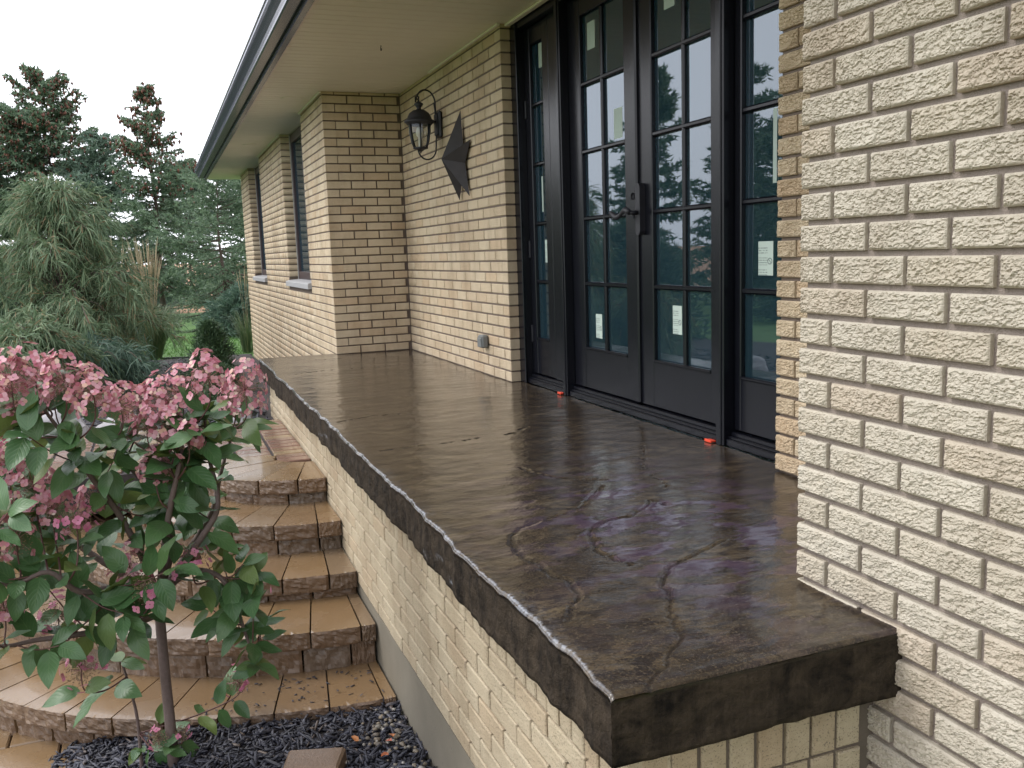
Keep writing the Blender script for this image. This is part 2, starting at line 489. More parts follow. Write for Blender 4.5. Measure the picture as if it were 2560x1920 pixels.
def tag(o, label=None, cat=None, group=None, kind=None):
    for kk, vv in (('label', label), ('category', cat), ('group', group), ('kind', kind)):
        if vv:
            o[kk] = vv
    return o
def thing(name, label, cat, loc=(0, 0, 0), group=None):
    return tag(obj(name, None, None, loc), label, cat, group)

class MB:
    def __init__(self):
        self.v, self.f, self.m = [], [], []
    def add(self, vs, fs, mi=0):
        o = len(self.v)
        self.v += [tuple(q) for q in vs]
        self.f += [tuple(i + o for i in q) for q in fs]
        self.m += [mi] * len(fs)
    def box(self, x0, x1, y0, y1, z0, z1, b=0.0, mi=0):
        x0, x1 = min(x0, x1), max(x0, x1)
        y0, y1 = min(y0, y1), max(y0, y1)
        z0, z1 = min(z0, z1), max(z0, z1)
        b = min(b, 0.49 * min(x1 - x0, y1 - y0, z1 - z0))
        if b <= 0:
            vs = [(x, y, z) for x in (x0, x1) for y in (y0, y1) for z in (z0, z1)]
            fs = [(0, 1, 3, 2), (4, 6, 7, 5), (0, 4, 5, 1), (2, 3, 7, 6), (0, 2, 6, 4), (1, 5, 7, 3)]
            self.add(vs, fs, mi)
            return
        X, Y, Z = (x0, x1), (y0, y1), (z0, z1)
        vs, ix = [], {}
        for a in (0, 1):
            for c_ in (0, 1):
                for d in (0, 1):
                    sx, sy, sz = (b if a == 0 else -b), (b if c_ == 0 else -b), (b if d == 0 else -b)
                    ix[a, c_, d, 'x'] = len(vs); vs.append((X[a], Y[c_] + sy, Z[d] + sz))
                    ix[a, c_, d, 'y'] = len(vs); vs.append((X[a] + sx, Y[c_], Z[d] + sz))
                    ix[a, c_, d, 'z'] = len(vs); vs.append((X[a] + sx, Y[c_] + sy, Z[d]))
        fs = []
        cyc = [(0, 0), (1, 0), (1, 1), (0, 1)]
        for a in (0, 1):
            q = [ix[a, p, r, 'x'] for p, r in cyc]; fs.append(q if a else q[::-1])
            q = [ix[r, a, p, 'y'] for p, r in cyc]; fs.append(q if a else q[::-1])
            q = [ix[p, r, a, 'z'] for p, r in cyc]; fs.append(q if a else q[::-1])
        for p in (0, 1):
            for r in (0, 1):
                q = [ix[0, p, r, 'y'], ix[1, p, r, 'y'], ix[1, p, r, 'z'], ix[0, p, r, 'z']]; fs.append(q if (p ^ r) else q[::-1])
                q = [ix[p, 0, r, 'z'], ix[p, 1, r, 'z'], ix[p, 1, r, 'x'], ix[p, 0, r, 'x']]; fs.append(q if (p ^ r) else q[::-1])
                q = [ix[p, r, 0, 'x'], ix[p, r, 1, 'x'], ix[p, r, 1, 'y'], ix[p, r, 0, 'y']]; fs.append(q if (p ^ r) else q[::-1])
        for a in (0, 1):
            for c_ in (0, 1):
                for d in (0, 1):
                    q = [ix[a, c_, d, 'x'], ix[a, c_, d, 'y'], ix[a, c_, d, 'z']]
                    fs.append(q if (a + c_ + d) % 2 else q[::-1])
        self.add(vs, fs, mi)
    def tube(self, pts, rad, seg=8, cap=True, mi=0):
        pts = [Vector(p) for p in pts]
        n = len(pts)
        rad = rad if isinstance(rad, (list, tuple)) else [rad] * n
        ref = None
        vs, fs = [], []
        for i, p in enumerate(pts):
            d = (pts[min(i + 1, n - 1)] - pts[max(i - 1, 0)]).normalized()
            if ref is None:
                ref = d.orthogonal().normalized()
            ref = (ref - d * ref.dot(d)).normalized()
            bn = d.cross(ref)
            for s in range(seg):
                a = 2 * math.pi * s / seg
                vs.append(p + (ref * math.cos(a) + bn * math.sin(a)) * rad[i])
        for i in range(n - 1):
            for s in range(seg):
                t = (s + 1) % seg
                fs.append((i * seg + s, i * seg + t, (i + 1) * seg + t, (i + 1) * seg + s))
        if cap:
            fs.append(tuple(range(seg))[::-1])
            fs.append(tuple((n - 1) * seg + s for s in range(seg)))
        self.add(vs, fs, mi)
    def lathe(self, prof, cx, cy, cz, seg=16, mi=0):
        vs, fs = [], []
        for r_, z in prof:
            for s in range(seg):
                a = 2 * math.pi * s / seg
                vs.append((cx + r_ * math.cos(a), cy + r_ * math.sin(a), cz + z))
        for i in range(len(prof) - 1):
            for s in range(seg):
                t = (s + 1) % seg
                fs.append((i * seg + s, i * seg + t, (i + 1) * seg + t, (i + 1) * seg + s))
        self.add(vs, fs, mi)
    def prism_y(self, prof, y0, y1, mi=0):
        """closed profile (x,z) swept along y"""
        n = len(prof)
        vs = [(x, y0, z) for x, z in prof] + [(x, y1, z) for x, z in prof]
        fs = [(i, (i + 1) % n, n + (i + 1) % n, n + i) for i in range(n)]
        fs += [tuple(range(n))[::-1], tuple(range(n, 2 * n))]
        self.add(vs, fs, mi)
    def make(self, name, mats, parent=None, smooth=False, loc=None, rot=None):
        return obj(name, mesh(name, self.v, self.f, mats, smooth, self.m if isinstance(mats, (list, tuple)) else None), parent, loc, rot)

def fbm(x, y, z=0.0, o=4):
    return noise.fractal((x, y, z), 1.0, 2.0, o)

# ------------------------------------------------------------------ bricks
BR = {}
def brick_mesh(L, H, D, mat, ch=0.003):
    key = (round(L, 3), round(H, 3), round(D, 3), mat)
    if key not in BR:
        a, b = L / 2, H / 2
        vs = []
        for ins, y in ((ch, 0.0), (0.0, ch), (0.0, D)):
            vs += [(-a + ins, y, -b + ins), (a - ins, y, -b + ins), (a - ins, y, b - ins), (-a + ins, y, b - ins)]
        fs = [(0, 1, 2, 3)]
        for o in (0, 4):
            for i in range(4):
                j = (i + 1) % 4
                fs.append((o + i, o + 4 + i, o + 4 + j, o + j))
        BR[key] = mesh('brick', vs, fs, mat)
    return BR[key]
def rug_mesh(L, H, D, mat, var):
    """brick with the torn, bark-like face modelled"""
    key = (round(L, 3), round(H, 3), 'rug', mat, var)
    if key in BR:
        return BR[key]
    nx, nz = max(8, int(L / 0.0024)), max(6, int(H / 0.0022))
    a, b = L / 2, H / 2
    vs, fs = [], []
    ox = 13.7 * var
    for j in range(nz + 1):
        for i in range(nx + 1):
            x, z = -a + L * i / nx, -b + H * j / nz
            wx = x * 34 + ox
            w1 = fbm(x * 60 + ox, z * 60, ox, 3)
            w2 = fbm(x * 60, z * 60 + ox, 4 + ox, 3)
            d_, p_ = noise.voronoi((x / 0.0165 + 0.75 * w1 + ox, z / 0.0078 + 0.75 * w2 - 0.18 * x / 0.0165, ox))
            gap = (d_[1] - d_[0])
            crack = 1 - min(1.0, gap / 0.24)
            cell = noise.cell(Vector((p_[0][0] * 7.1, p_[0][1] * 5.3, ox)))
            up_ = (z / 0.0078 + 0.75 * w2 - p_[0][1])
            h = 0.0016 * cell - 0.0036 * crack * crack - 0.0016 * up_ + 0.0011 * fbm(wx * 2.4, z * 120, 3 + ox, 3) + 0.0022
            e = min(a - abs(x), b - abs(z))
            edge = max(0.0, 1 - e / 0.0055)
            h = h * (1 - edge)
            y = -h + 0.0035 * edge * edge
            vs.append((x, y, z))
    for j in range(nz):
        for i in range(nx):
            p = j * (nx + 1) + i
            fs.append((p, p + 1, p + nx + 2, p + nx + 1))
    ring = [i for i in range(nx + 1)] + [j * (nx + 1) + nx for j in range(1, nz + 1)] + \
           [nz * (nx + 1) + i for i in range(nx - 1, -1, -1)] + [j * (nx + 1) for j in range(nz - 1, 0, -1)]
    o = len(vs)
    for p in ring:
        vs.append((vs[p][0], D, vs[p][2]))
    for i in range(len(ring)):
        j = (i + 1) % len(ring)
        fs.append((ring[j], ring[i], o + i, o + j))
    BR[key] = mesh('brick', vs, fs, mat, smooth=False)
    return BR[key]

class Stuff:
    """bricks joined into one part"""
    def __init__(self):
        self.V, self.F, self.n = [], [], 0
    def add(self, me, mtx):
        nv = len(me.vertices)
        co = np.empty(nv * 3, np.float32); me.vertices.foreach_get('co', co)
        co = co.reshape(-1, 3)
        A = np.array(mtx.to_3x3()); t = np.array(mtx.translation)
        self.V.append(co @ A.T + t)
        self.F.append(np.array([tuple(p.vertices) for p in me.polygons], np.int32) + self.n)
        self.n += nv
    def make(self, name, mat, parent):
        if not self.V:
            return None
        o = obj(name, arr_mesh(name, np.vstack(self.V), np.vstack(self.F), mat), parent)
        o['kind'] = 'stuff'
        return o

J = 0.0112      # mortar joint
def row_cuts(u0, u1, first, L, J=J):
    """joint centres: first piece length, then stretchers of module L, clipped to u1 -> list of (start, end)"""
    res, a = [], u0
    e = u0 + first
    while a < u1 - 0.012:
        e2 = min(e, u1)
        lo = a + (J / 2 if a > u0 + 1e-6 else 0.0)
        hi = e2 - (J / 2 if e2 < u1 - 1e-6 else 0.0)
        if hi - lo > 0.012:
            res.append((lo, hi))
        a = e
        e = a + L
    return res
def lay(parent, pieces, face, to_world, rot, mat, rug=False, D=0.09, stuff_test=None, stuff=None, jig=0.0012):
    """pieces: (u0,u1,z0,z1); to_world(u,z)->position of the face centre"""
    for q, (u0, u1, z0, z1) in enumerate(pieces):
        L, H = u1 - u0, z1 - z0
        p = Vector(to_world((u0 + u1) / 2, (z0 + z1) / 2))
        out = Vector((0, -1, 0))
        out.rotate(Matrix.Rotation(rot, 3, 'Z'))
        p += out * random.uniform(-jig, jig)
        if stuff is not None and stuff_test(u0, u1, z0, z1):
            me = brick_mesh(L, H, D, mat)
            mt = Matrix.Translation(p) @ Matrix.Rotation(rot, 4, 'Z')
            stuff.add(me, mt)
            continue
        me = rug_mesh(round(L, 3), round(H, 3), D, mat, random.randrange(4)) if rug else brick_mesh(L, H, D, mat)
        obj('brick', me, parent, p, (0, random.uniform(-0.004, 0.004) if not rug else 0, rot))

C, LB = 0.0667, 0.2026
Z_SOF = 2.094
W_PIER = 0.6345
Y_EDGE = -2.333
Y_STRIP = -4.885
XN, YN, CN, LN, ZN = -0.610, -5.768, 0.0684, 0.2079, 0.0086
FACE_X = -R(90)

house = thing('brick_house', 'long low buff brick house with black french doors and a deep cream soffit', 'house', (0, 0, 0))

def mortar_box(name, x0, x1, y0, y1, z0, z1, mat='mortar'):
    b = MB(); b.box(x0, x1, y0, y1, z0, z1)
    return b.make(name, mat, house)

# --- wall beside the doors (plane x = 0)
wall_door = mortar_box('wall', 0.005, 0.30, Y_EDGE + 0.010, 0.30, -0.06, Z_SOF)
wall_door['label'] = 'buff brick wall beside the doors under the lantern and the star'
pcs = []
for kk in range(32):
    z0, z1 = kk * C + J / 2, min((kk + 1) * C - J / 2, Z_SOF - 0.001)
    if z1 - z0 < 0.012:
        continue
    first = 0.092 + J / 2 if kk % 2 == 0 else 0.193 + J / 2
    for a, b in row_cuts(0.0, -Y_EDGE, first, LB):
        pcs.append((a, b, z0, z1))
far_b = Stuff()
lay(wall_door, pcs, 0, lambda u, z: (0.0, Y_EDGE + u, z), FACE_X, 'brick_wall', D=0.098,
    stuff_test=lambda u0, u1, z0, z1: u0 > 1.93, stuff=far_b)
far_b.make('bricks', 'brick_wall', wall_door)

# --- strip of the same wall right of the doors
wall_strip = mortar_box('wall', 0.012, 0.30, -6.2, Y_STRIP - 0.010, -0.06, Z_SOF)
wall_strip['label'] = 'narrow strip of buff brick wall right of the doors'
pcs = []
for kk in range(32):
    z0, z1 = kk * C + J / 2, min((kk + 1) * C - J / 2, Z_SOF - 0.001)
    if z1 - z0 < 0.012:
        continue
    first = 0.092 + J / 2 if kk % 2 else 0.193 + J / 2
    for a, b in row_cuts(0.0, 0.50, first, LB):
        pcs.append((a, b, z0, z1))
lay(wall_strip, pcs, 0, lambda u, z: (0.0, Y_STRIP - u, z), FACE_X, 'brick_wall', rug=True, D=0.098)

# --- return of the far wing (plane y = 0)
wall_ret = mortar_box('wall', -W_PIER + 0.012, 0.011, 0.012, 0.29, -0.9, Z_SOF)
wall_ret['label'] = 'buff brick return wall at the inner corner of the porch'
pcs = []
for kk in range(32):
    z0, z1 = kk * C + J / 2, min((kk + 1) * C - J / 2, Z_SOF - 0.001)
    if z1 - z0 < 0.012:
        continue
    first = 0.196 + J / 2 if kk % 2 == 0 else 0.094 + J / 2
    for a, b in row_cuts(0.0, W_PIER - 0.004, first, LB + 0.004):
        pcs.append((a, b, z0, z1))
lay(wall_ret, pcs, 0, lambda u, z: (-W_PIER + u, 0.0, z), 0.0, 'brick_wall', D=0.09)

# --- far wing front (plane x = -0.6345) with two window openings
WINS = [(1.14, 2.60), (4.75, 6.24)]
WZ = 0.567
Y_END = 7.42
wall_far = None
b = MB()
ys = [0.0085]
segs = [(0.0125, WINS[0][0] - 0.012, -0.95, Z_SOF), (WINS[0][0] - 0.012, WINS[0][1] + 0.012, -0.95, WZ - 0.06), (WINS[0][1] + 0.012, WINS[1][0] - 0.012, -0.95, Z_SOF),
        (WINS[1][0] - 0.012, WINS[1][1] + 0.012, -0.95, WZ - 0.06), (WINS[1][1] + 0.012, Y_END - 0.012, -0.95, Z_SOF)]
for y0, y1, z0, z1 in segs:
    b.box(-W_PIER + 0.0055, -W_PIER + 0.29, y0, y1, z0, z1)
wall_far = b.make('wall', 'mortar', house)
wall_far['label'] = 'long buff brick wall of the far wing with two tall windows'
pcs = []
for kk in range(-13, 32):
    z0, z1 = kk * C + J / 2, min((kk + 1) * C - J / 2, Z_SOF - 0.001)
    if z1 - z0 < 0.012:
        continue
    spans = [(0.0, Y_END)]
    if z1 > WZ - 0.07 and z0 < WZ:
        spans = [(0.0, WINS[0][0] - 0.04), (WINS[0][1] + 0.06, WINS[1][0] - 0.04), (WINS[1][1] + 0.06, Y_END)]
    elif z0 > WZ - 0.03:
        spans = [(0.0, WINS[0][0]), (WINS[0][1], WINS[1][0]), (WINS[1][1], Y_END)]
    for s0, s1 in spans:
        first = (0.094 if kk % 2 == 0 else 0.196) + J / 2
        for a, e in row_cuts(s0, s1, first, LB):
            pcs.append((a, e, z0, z1))
st = Stuff()
lay(wall_far, pcs, 0, lambda u, z: (-W_PIER, u, z), FACE_X, 'brick_wall', D=0.098,
    stuff_test=lambda u0, u1, z0, z1: u1 > 1.15 or z0 < -0.05, stuff=st)
st.make('bricks', 'brick_wall', wall_far)
b = MB(); b.box(-W_PIER + 0.02, 6.0, Y_END - 0.3, Y_END - 0.012, -0.95, Z_SOF)
b.make('end_wall', 'brick_wall', house)

# --- near wing (plane x = XN)
wall_near = mortar_box('wall', XN + 0.0125, XN + 0.30, -9.5, YN - 0.012, -1.25, Z_SOF, 'mortar_near')
wall_near['label'] = 'pale rough faced brick wall of the near wing at the right edge'
pcs = []
for kk in range(-17, 31):
    z0, z1 = ZN + kk * CN + 0.0060, min(ZN + (kk + 1) * CN - 0.0060, Z_SOF - 0.001)
    if z1 - z0 < 0.012:
        continue
    first = (0.1985 if kk % 2 else 0.0945) + J / 2
    for a, e in row_cuts(0.0, 3.6, first, LN, 0.0138):
        pcs.append((a, e, z0, z1))
st = Stuff()
lay(wall_near, pcs, 0, lambda u, z: (XN, YN - u, z), FACE_X, 'brick_near', rug=True, D=0.098,
    stuff_test=lambda u0, u1, z0, z1: u0 > 1.02 or z0 < -0.62 or z0 > 1.45, stuff=st)
st.make('bricks', 'brick_near', wall_near)
b = MB(); b.box(XN + 0.02, 0.0, YN - 0.28, YN - 0.012, 0.0, Z_SOF)
b.make('return_wall', 'mortar', house)

# ------------------------------------------------------------------ eave: soffit, fascia, gutter, roof
XS = -1.105
soff = MB(); soff.box(XS, 0.32, -9.5, 8.10, Z_SOF + 0.012, Z_SOF + 0.03)
soffit = soff.make('soffit', 'window_brown', house)  # dark brown backing stands in for shadow in the board gaps
bm_ = {}
y = -9.4
i = 0
while y < 8.09:
    wdt = 0.1
    y1 = min(y + wdt, 8.10)
    g = 0.018 if i % 3 == 0 else 0.012
    key = (round(y1 - y, 3), i % 3 == 0)
    if key not in bm_:
        m_ = MB()
        hw = (y1 - y) / 2
        gl = g
        dz = 0.0125 if i % 3 == 0 else 0.0115
        gp_ = 0.0115 if i % 3 == 0 else 0.0075
        prof = [(-hw + gp_, 0.0115), (-hw + gp_, 0.004), (-hw + gl, 0.0), (hw - 0.002, 0.0), (hw, 0.002), (hw, 0.0115)]
        n = len(prof)
        L0, L1 = XS + 0.001, 0.0
        vs = [(L0, p, z) for p, z in prof] + [(0.30, p, z) for p, z in prof]
        fs = [(a, (a + 1) % n, n + (a + 1) % n, n + a) for a in range(n)] + [tuple(range(n))[::-1], tuple(range(n, 2 * n))]
        m_.add(vs, fs)
        bm_[key] = mesh('soffit_board', m_.v, m_.f, 'soffit')
    obj('soffit_board', bm_[key], soffit, (0, (y + y1) / 2, Z_SOF - 0.0005 * (i % 2)))
    y = y1
    i += 1
b = MB()
b.prism_y([(-1.132, 2.083), (-1.098, 2.083), (-1.098, 2.092), (-1.122, 2.092), (-1.122, 2.26), (-1.132, 2.26)], -9.5, 8.12)
b.make('fascia', 'gutter', house)
b = MB()
gp = [(-1.1335, 2.236), (-1.1335, 2.118), (-1.150, 2.110), (-1.205, 2.112), (-1.214, 2.118), (-1.216, 2.130), (-1.222, 2.150), (-1.238, 2.172), (-1.254, 2.190),
      (-1.262, 2.206), (-1.262, 2.226), (-1.268, 2.229), (-1.268, 2.240), (-1.258, 2.240)]
b.prism_y(gp, -9.5, 8.13)
b.make('gutter', 'gutter', house)
b = MB()
b.add([(-1.20, -9.6, 2.245), (-1.20, 8.16, 2.245), (4.6, 8.16, 4.4), (4.6, -9.6, 4.4), (-1.20, -9.6, 2.265), (-1.20, 8.16, 2.265), (4.6, 8.16, 4.42), (4.6, -9.6, 4.42)],
      [(0, 1, 2, 3), (7, 6, 5, 4), (0, 4, 5, 1), (1, 5, 6, 2), (2, 6, 7, 3), (3, 7, 4, 0)])
b.make('roof', 'roof', house)
# slim trim where wall meets soffit
for nm, a in (('trim', (-0.022, 0.0, Y_EDGE - 0.01, -0.9, Z_SOF - 0.014, Z_SOF - 0.001)), ('trim', (0.03, 0.062, Y_STRIP + 0.03, Y_EDGE, Z_SOF - 0.016, Z_SOF - 0.002)),
              ('trim', (-W_PIER - 0.02, -W_PIER, 0.0, 1.12, Z_SOF - 0.016, Z_SOF - 0.001)), ('trim', (-W_PIER - 0.02, -W_PIER, 2.62, 4.74, Z_SOF - 0.016, Z_SOF - 0.001))):
    b = MB(); b.box(*a, 0.003); b.make(nm, 'soffit', house)
# interior room behind the glass, back wall added close in to catch skylight
b = MB()
b.box(1.7, 1.8, -9, 7, -0.06, 2.6); b.box(0.30, 4.1, -9.1, -9.0, -0.06, 2.6); b.box(0.3, 4.1, 7.0, 7.1, -0.06, 2.6)
b.box(0.30, 4.1, -9, 7, -0.2, -0.02); b.box(0.30, 4.1, -9, 7, 2.5, 2.6)
b.make('room', 'interior', house)

# ------------------------------------------------------------------ french doors
XF, XL = 0.068, 0.118           # face of the posts, face of the leaves
ZT = 1.945
def part_box(name, mat, parent, *a, b=0.003):
    q = MB(); q.box(*a, b)
    return q.make(name, mat, parent)
for y0, y1 in ((Y_EDGE + 0.001, -2.402), (-3.000, -2.945), (-4.470, -4.415), (Y_STRIP + 0.001, -4.815)):
    q = MB()
    q.box(XF, 0.20, y0, y1, 0.0, Z_SOF - 0.002, 0.004)
    q.box(XF - 0.006, XF + 0.006, y0 + 0.012, y1 - 0.012, 0.002, Z_SOF - 0.02, 0.003)
    q.make('door_post', 'black_paint', house)
part_box('door_head', 'black_paint', house, XF + 0.004, 0.20, Y_STRIP + 0.07, Y_EDGE - 0.07, 2.045, Z_SOF - 0.004)
for y0, y1 in ((-2.944, -2.403), (-4.414, -3.001), (-4.814, -4.471)):
    q = MB()
    q.box(XF + 0.012, 0.20, y0, y1, 0.0, 0.030, 0.004)
    q.box(XF + 0.022, 0.20, y0, y1, 0.029, 0.040, 0.003)
    q.box(XF + 0.036, 0.20, y0, y1, 0.039, 0.056, 0.003)
    q.make('sill', 'black_paint', house)
part_box('door_post', 'black_paint', house, XL, 0.18, -2.944, -2.745, 0.057, 2.044)

def sticker(parent, yc, zc, w, h, plain=False):
    x = XL + 0.0195
    me = mesh('label', [(x, yc + w / 2, zc - h / 2), (x, yc - w / 2, zc - h / 2), (x, yc - w / 2, zc + h / 2), (x, yc + w / 2, zc + h / 2),
                        (x + 0.0006, yc + w / 2, zc - h / 2), (x + 0.0006, yc - w / 2, zc - h / 2), (x + 0.0006, yc - w / 2, zc + h / 2), (x + 0.0006, yc + w / 2, zc + h / 2)],
              [(0, 1, 2, 3), (7, 6, 5, 4), (0, 4, 5, 1), (1, 5, 6, 2), (2, 6, 7, 3), (3, 7, 4, 0)], 'sticker_plain' if plain else 'sticker')
    uvl = me.uv_layers.new(name='UVMap')
    for lp, uv in zip(range(4), ((0, 0), (1, 0), (1, 1), (0, 1))):
        uvl.data[lp].uv = uv
    o = obj('sticker', me, parent)
    return o
ROWS = [0.270, 0.610, 0.945, 1.280, 1.612, ZT]
def leaf(name, label, y_hi, y_lo, g_hi, g_lo, munt, z0=0.062):
    """y_hi..y_lo leaf (y_hi nearer +Y), glass g_hi..g_lo"""
    d = obj(name, None, house, (0, 0, 0)); d['label'] = label
    x0, x1 = XL, XL + 0.044
    part_box('stile', 'black_paint', d, x0, x1, g_hi, y_hi, z0, 2.042, b=0.004)
    part_box('stile', 'black_paint', d, x0, x1, y_lo, g_lo, z0, 2.042, b=0.004)
    part_box('rail', 'black_paint', d, x0 + 0.0015, x1, g_lo - 0.0005, g_hi + 0.0005, ZT, 2.041, b=0.003)
    part_box('rail', 'black_paint', d, x0 + 0.0015, x1, g_lo - 0.0005, g_hi + 0.0005, z0 + 0.001, ROWS[0], b=0.003)
    part_box('glazing_bead', 'black_paint', d, x0 - 0.006, x0 + 0.012, g_lo + 0.001, g_hi - 0.001, ROWS[0] - 0.002, ROWS[0] + 0.012, b=0.004)
    ycols = [g_hi] + munt + [g_lo]
    for z in ROWS[1:-1]:
        part_box('muntin', 'black_paint', d, x0 + 0.002, x0 + 0.034, g_lo + 0.0005, g_hi - 0.0005, z - 0.011, z + 0.011, b=0.006)
    for m in munt:
        part_box('muntin', 'black_paint', d, x0 + 0.0035, x0 + 0.033, m - 0.011, m + 0.011, ROWS[0] + 0.001, ZT - 0.001, b=0.006)
    for i in range(5):
        for j in range(len(ycols) - 1):
            ya, yb = ycols[j], ycols[j + 1]
            q = MB(); q.box(x0 + 0.020, x0 + 0.0245, yb + 0.002, ya - 0.002, ROWS[i] + 0.004, ROWS[i + 1] - 0.004)
            o = q.make('pane', 'glass', d)
    return d
sl1 = leaf('sidelight', 'narrow black sidelight left of the french doors', -2.403, -2.744, -2.480, -2.660, [])
d1 = leaf('door', 'left black french door leaf with ten panes', -3.002, -3.700, -3.139, -3.600, [-3.362])
d2 = leaf('door', 'right black french door leaf with ten panes and the lever handle', -3.722, -4.413, -3.849, -4.309, [-4.098])
sl2 = leaf('sidelight', 'narrow black sidelight right of the french doors', -4.472, -4.813, -4.512, -4.765, [])
part_box('astragal', 'black_paint', d2, XL - 0.016, XL + 0.03, -3.738, -3.690, 0.064, 2.040, b=0.007)
sticker(sl1, -2.600, 1.870, 0.055, 0.13, True); sticker(sl1, -2.625, 0.785, 0.07, 0.13)
sticker(d1, -3.235, 1.835, 0.085, 0.13, True); sticker(d1, -3.505, 1.375, 0.085, 0.14, True); sticker(d1, -3.262, 0.395, 0.07, 0.125)
sticker(d2, -3.975, 1.845, 0.085, 0.13, True); sticker(d2, -4.022, 0.470, 0.075, 0.125)
sticker(sl2, -4.640, 0.733, 0.088, 0.125); sticker(sl2, -4.690, 1.132, 0.022, 0.26, True); sticker(sl1, -2.575, 1.11, 0.02, 0.2, True)
q = MB()
hx = XL - 0.016
prof = []
for i in range(24):
    a = 2 * math.pi * i / 24
    ca, sa = math.cos(a), math.sin(a)
    prof.append((-3.766 + 0.021 * ca, 0.960 + (0.088 if sa > 0 else -0.088) + 0.028 * sa))
vs = [(hx - 0.012, y_, z_) for y_, z_ in prof] + [(hx + 0.016, y_, z_) for y_, z_ in prof]
q.add(vs, [tuple(range(24)), tuple(range(24, 48))[::-1]] + [(i, 24 + i, 24 + (i + 1) % 24, (i + 1) % 24) for i in range(24)])
ho = q.make('handle_plate', 'iron', d2)
q = MB()
q.tube([(hx - 0.012, -3.766, 0.945), (hx - 0.045, -3.766, 0.945), (hx - 0.056, -3.752, 0.946)], [0.010, 0.009, 0.009], 10)
lev = [(hx - 0.056, -3.770 + t * 0.185, 0.946 + 0.013 * math.sin(t * 7.5) - 0.004 * t) for t in [i / 12 for i in range(13)]]
q.tube(lev, [0.012 + 0.003 * math.sin(i * 0.9) for i in range(13)], 10)
q.make('handle', 'iron', d2, smooth=True)
q = MB(); q.lathe([(0.0, -0.004), (0.014, -0.003), (0.016, 0.0), (0.016, 0.006)], 0, 0, 0, 14)
q.make('lock', 'iron', d2, loc=(hx - 0.008, -3.725, 1.020), rot=(0, R(-90), 0))
for yy in (1.55, 0.75, 0.25):
    part_box('hinge', 'iron', sl1, XL - 0.008, XL + 0.004, -2.420, -2.404, yy, yy + 0.10, b=0.003)
# red plastic shims under the posts
for yy, lb in ((-2.925, 'small red plastic shim at the foot of the left door post'), (-4.385, 'small red plastic shim at the foot of the right door post')):
    q = MB(); q.box(0.055, 0.079, yy - 0.022, yy + 0.022, 0.004, 0.012, 0.002)
    q.box(0.051, 0.057, yy - 0.024, yy + 0.024, 0.003, 0.015, 0.002)
    tag(q.make('shim', 'shim'), lb, 'shim', 'plastic shims under the door frame')

# ------------------------------------------------------------------ windows of the far wing
for wi, (y0, y1) in enumerate(WINS):
    w = obj('window', None, house, (0, 0, 0)); w['label'] = ('brown framed window nearer the porch', 'brown framed window near the far corner')[wi]
    xf = -W_PIER + 0.10
    q = MB()
    q.box(xf, xf + 0.06, y0 + 0.012, y0 + 0.07, WZ + 0.012, Z_SOF - 0.01, 0.004)
    q.box(xf, xf + 0.06, y1 - 0.07, y1 - 0.012, WZ + 0.012, Z_SOF - 0.01, 0.004)
    q.box(xf + 0.001, xf + 0.06, y0 + 0.069, y1 - 0.069, WZ + 0.013, WZ + 0.09, 0.004)
    q.box(xf + 0.001, xf + 0.06, y0 + 0.069, y1 - 0.069, Z_SOF - 0.10, Z_SOF - 0.011, 0.004)
    q.box(xf + 0.012, xf + 0.05, (y0 + y1) / 2 - 0.03, (y0 + y1) / 2 + 0.03, WZ + 0.085, Z_SOF - 0.095, 0.004)
    q.box(xf - 0.03, xf + 0.05, y0 + 0.05, y0 + 0.085, WZ + 0.08, Z_SOF - 0.095, 0.003)
    q.make('frame', 'window_brown', w)
    ym = (y0 + y1) / 2
    for a, e in ((y0 + 0.084, ym - 0.028), (ym + 0.028, y1 - 0.068)):
        q = MB(); q.box(xf + 0.024, xf + 0.029, a, e, WZ + 0.088, Z_SOF - 0.098); q.make('pane', 'glass', w)
    q = MB()
    q.box(xf - 0.006, xf + 0.004, y0 + 0.002, y0 + 0.014, WZ, Z_SOF - 0.006, 0.002); q.box(xf - 0.006, xf + 0.004, y1 - 0.020, y1 - 0.002, WZ, Z_SOF - 0.006, 0.002)
    q.make('caulk', 'caulk', w)
    q = MB()
    prof = [(-W_PIER - 0.032, WZ - 0.058), (-W_PIER + 0.14, WZ - 0.058), (-W_PIER + 0.14, WZ + 0.012), (-W_PIER + 0.02, WZ + 0.004), (-W_PIER - 0.026, WZ - 0.006), (-W_PIER - 0.032, WZ - 0.014)]
    q.prism_y(prof, y0 - 0.035, y1 + 0.055)
    q.make('sill', 'sill_stone', w)
    q = MB(); q.box(xf + 0.4, xf + 0.42, y0 - 0.2, y1 + 0.2, WZ - 0.2, Z_SOF); q.make('blind', 'interior', w)

